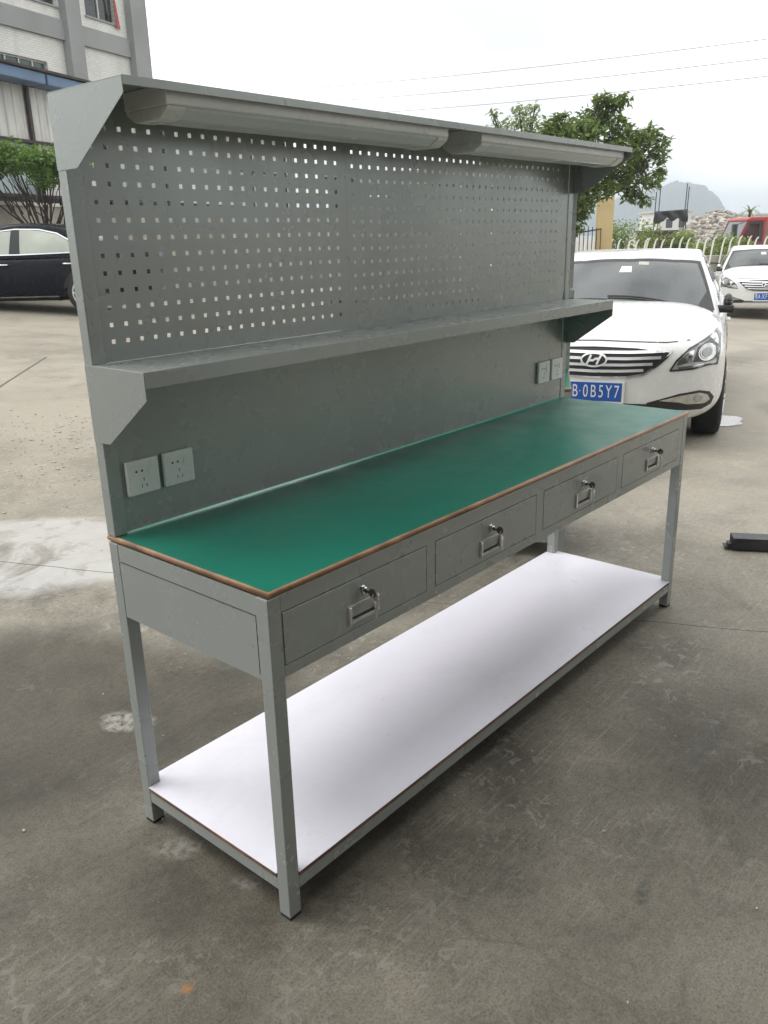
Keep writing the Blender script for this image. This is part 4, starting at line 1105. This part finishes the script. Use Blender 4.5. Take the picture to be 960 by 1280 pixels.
dr = MB().box(0.16, 1.15, -0.025, -0.002, 0.72, 1.68).build('door', M['maroon'], tr, bevel=0.02)
MB().box(0.95, 1.10, -0.05, -0.027, 1.36, 1.40).build('handle', M['black_plastic'], dr)
MB().box(-0.22, 0.2, -0.02, 2.32, 0.30, 0.61).build('bumper', M['black_plastic'], tr, bevel=0.03)
MB().lathe([(0.0, 0.34), (0.02, 0.48), (0.26, 0.48), (0.28, 0.34)], (0.95, -0.03, 0.49), 1, 28).build('wheel', M['rubber'], tr)
MB().box(0.4, 6.5, 0.5, 1.8, 0.55, 0.615).build('chassis', M['black_iron'], tr)
MB().box(2.15, 6.6, -0.02, 2.32, 0.85, 2.0).build('cargo_bed', M['red'], tr, bevel=0.02)
for x in (4.6, 5.7): MB().lathe([(0.0, 0.34), (0.02, 0.48), (0.26, 0.48), (0.28, 0.34)], (x, 0.02, 0.49), 1, 28).build('wheel', M['rubber'], tr)

# leaning pole with a palm-like weed at the far right
pb_ = WP(17.6, 39.5, -0.8); pk = empty('utility_pole', pb_, math.atan2(RT.y, RT.x)); tag(pk, 'leaning brown pole at the right edge above the red cab', 'pole')
MB().tube([(0.0, 0, 0), (0.15, 0, 2.5), (0.55, 0, 6.5)], 0.13, 10, 0.10).build('shaft', M['pole'], pk, True)
MB().box(0.1, 1.0, -0.05, 0.05, 6.1, 6.2).build('crossarm', M['pole'], pk)
pl_ = WP(20.2, 47.5, -0.8); pm = empty('palm', pl_); tag(pm, 'small spiky palm on the skyline left of the leaning pole', 'palm')
MB().tube([(0, 0, 0), (0.05, 0, 2.0), (0, 0, 3.2)], 0.1, 8, 0.06).build('trunk', M['bark'], pm, True)
fr = MB(); rnd = random.Random(2)
for k in range(18):
    t = rnd.uniform(0, 6.28); e = Vector((math.cos(t), math.sin(t), 0)); s_ = Vector((-e.y, e.x, 0)); up = rnd.uniform(.1, 1.0)
    prev = None
    for j in range(6):
        q = j/5; p = Vector((0, 0, 3.2))+e*q*0.9+Vector((0, 0, up*q*0.9-0.6*q*q)); w = 0.06*(1-q)+0.005
        i = len(fr.v); fr.v += [tuple(p-s_*w), tuple(p+s_*w)]
        if j: fr.f.append((i-2, i-1, i+1, i))
raw(fr, 'fronds', M['leaf_tree'], pm)

# overhead lines
for i, (z0, z1) in enumerate(((7.15, 10.75), (6.62, 9.95), (6.12, 9.15))):
    a_, b_ = WP(17.5+0.1*i, 26.0, 0), WP(-11.0, 60.0, 0)
    pts = []
    for k in range(25):
        t = k/24; p = a_.lerp(b_, t); p.z = z0+(z1-z0)*t - 0.35*math.sin(PI*t); pts.append(p)
    o = MB().tube(pts, 0.015, 5).build('power_line', M['wire'], None, True)
    tag(o, ['topmost thin overhead wire crossing the sky', 'middle thin overhead wire crossing the sky', 'lowest thin overhead wire, just above the tree'][i], 'power line', 'overhead wires')

# hills
def hill(name, s0, s1, d, ridge, depth=120):
    h = MB(); n, k = 220, 20
    for i in range(n+1):
        s = s0+(s1-s0)*i/n
        top = lerp_tab(ridge, s)
        for j in range(k+1):
            t = -1+2*j/k
            z = -2+(top+2)*max(0, 1-t*t)**0.8
            z += (noise.noise(Vector((s*0.05, t*2, d)))*2.5+noise.noise(Vector((s*0.16, t*5, d)))*2.2+noise.noise(Vector((s*0.45, t*9, d)))*2.0)*max(0, 1-t*t)**0.5
            h.v.append(tuple(WP(s*(d+t*depth)/d, d+t*depth, z)))
    for i in range(n):
        for j in range(k): h.f.append((i*(k+1)+j, (i+1)*(k+1)+j, (i+1)*(k+1)+j+1, i*(k+1)+j+1))
    return tag(h.build(name, M['hill'], None, True), kind='structure')
hill('hill', 120, 380, 900, [(120, 14), (180, 22), (230, 31), (270, 39), (300, 48), (318, 47), (335, 42), (348, 34), (360, 18), (380, -2)])
hill('hill', -120, 330, 1150, [(-120, -2), (0, 6), (120, 18), (200, 26), (260, 24), (330, -2)])

# ------------------------------------------------------------------ unseen open hall, added behind the camera to shade the foreground
HV, HZT, HX0, HX1 = -1.9, 5.4, -14.0, 4.6
hl = empty('shade_hall', (0, HV, 0)); tag(hl, 'unseen open fronted hall added behind the viewpoint to shade the bench', 'building')
MB().box(HX0, HX1, -15, 0.6, HZT, HZT+0.15).build('roof', M['hall'], hl)
MB().box(HX0, HX1, -15.2, -15.0, 0, HZT).box(HX0-0.2, HX0, -15, -5, 0, HZT).box(HX1, HX1+0.2, -15, -6, 0, HZT).build('wall', M['hall'], hl)
for x in (HX0+0.1, -7.5, HX1-0.3): MB().box(x-0.12, x+0.12, -0.3, -0.06, 0, HZT).build('column', M['hall'], hl)

# ------------------------------------------------------------------ air
hz, nt, b = new_mat('haze_air')
for n_ in list(nt.nodes):
    if n_.type == 'BSDF_PRINCIPLED': nt.nodes.remove(n_)
pv = nt.nodes.new('ShaderNodeVolumePrincipled'); pv.inputs['Color'].default_value = (0.83, 0.915, 1.0, 1); pv.inputs['Density'].default_value = 0.0014
pv.inputs['Anisotropy'].default_value = 0.2
nt.links.new(pv.outputs[0], nt.nodes['Material Output'].inputs['Volume'])
hb = MB()
cs = [WP(s, d, z) for s in (-660, 760) for d in (-130, 1510) for z in (-3.5, 56)]
hb.add(cs, [(0, 1, 3, 2), (4, 6, 7, 5), (0, 4, 5, 1), (2, 3, 7, 6), (0, 2, 6, 4), (1, 5, 7, 3)])
HZ = tag(hb.build('haze', hz), kind='stuff')

# ------------------------------------------------------------------ sky, sun, camera
wd_ = bpy.data.worlds.new('World'); sc.world = wd_; wd_.use_nodes = True
nt = wd_.node_tree; bg = nt.nodes['Background']
SUN_EL = math.radians(55); sun_dir = Vector((-0.45, 0.85, 0)).normalized()
sky = nt.nodes.new('ShaderNodeTexSky'); sky.sky_type = 'NISHITA'; sky.sun_disc = False
sky.sun_elevation = SUN_EL; sky.sun_rotation = math.atan2(sun_dir.x, sun_dir.y)
sky.air_density = 1.0; sky.dust_density = 3.0
tc = nt.nodes.new('ShaderNodeTexCoord')
mp = nt.nodes.new('ShaderNodeMapping'); mp.inputs['Scale'].default_value = (1, 1, 2.2)
nt.links.new(tc.outputs['Generated'], mp.inputs['Vector'])
cn = noise_tex(nt, mp.outputs['Vector'], 1.7, 7, 0.55, 0.3)
cloud = ramp(nt, cn, [(0.36, (0.56, 0.57, 0.565)), (0.53, (1.0, 1.0, 1.0)), (0.7, (1.25, 1.25, 1.22))])
cl10 = nt.nodes.new('ShaderNodeVectorMath'); cl10.operation = 'SCALE'; cl10.inputs['Scale'].default_value = 13.0
nt.links.new(cloud, cl10.inputs[0])
mx = mixc(nt, 0.965, sky.outputs['Color'], cl10.outputs[0])
nt.links.new(mx, bg.inputs['Color']); bg.inputs['Strength'].default_value = 0.1

sl = bpy.data.lights.new('sun', 'SUN'); sl.energy = 0.8; sl.angle = math.radians(25); sl.color = (1.0, 0.97, 0.92)
so_ = bpy.data.objects.new('sun', sl); COL.objects.link(so_)
dirw = Vector((sun_dir.x*math.cos(SUN_EL), sun_dir.y*math.cos(SUN_EL), math.sin(SUN_EL)))
so_.rotation_euler = dirw.to_track_quat('Z', 'Y').to_euler()

cam = bpy.data.cameras.new('camera'); co = bpy.data.objects.new('camera', cam); COL.objects.link(co)
cam.sensor_fit = 'VERTICAL'; cam.sensor_height = 36.0; cam.lens = FOC*36.0/1280.0
cam.clip_start = 0.05; cam.clip_end = 4000
fw3 = Vector((math.cos(YAW)*math.cos(PITCH), math.sin(YAW)*math.cos(PITCH), -math.sin(PITCH)))
rt3 = Vector((math.sin(YAW), -math.cos(YAW), 0)); up3 = rt3.cross(fw3)
r3 = rt3*math.cos(ROLL)+up3*math.sin(ROLL); u3 = -rt3*math.sin(ROLL)+up3*math.cos(ROLL)
mw = Matrix((r3, u3, -fw3)).transposed().to_4x4(); mw.translation = Vector((CX, CY, CZ))
co.matrix_world = mw
sc.camera = co
sc.view_settings.view_transform = 'Standard'; sc.view_settings.look = 'None'
sc.view_settings.exposure = 0.6; sc.view_settings.gamma = 1.0; sc.view_settings.use_curve_mapping = False
sc.cycles.max_bounces = 6; sc.cycles.diffuse_bounces = 4; sc.cycles.glossy_bounces = 4; sc.cycles.transmission_bounces = 4
sc.cycles.volume_bounces = 0; sc.cycles.use_denoising = True
sc.cycles.sample_clamp_indirect = 6
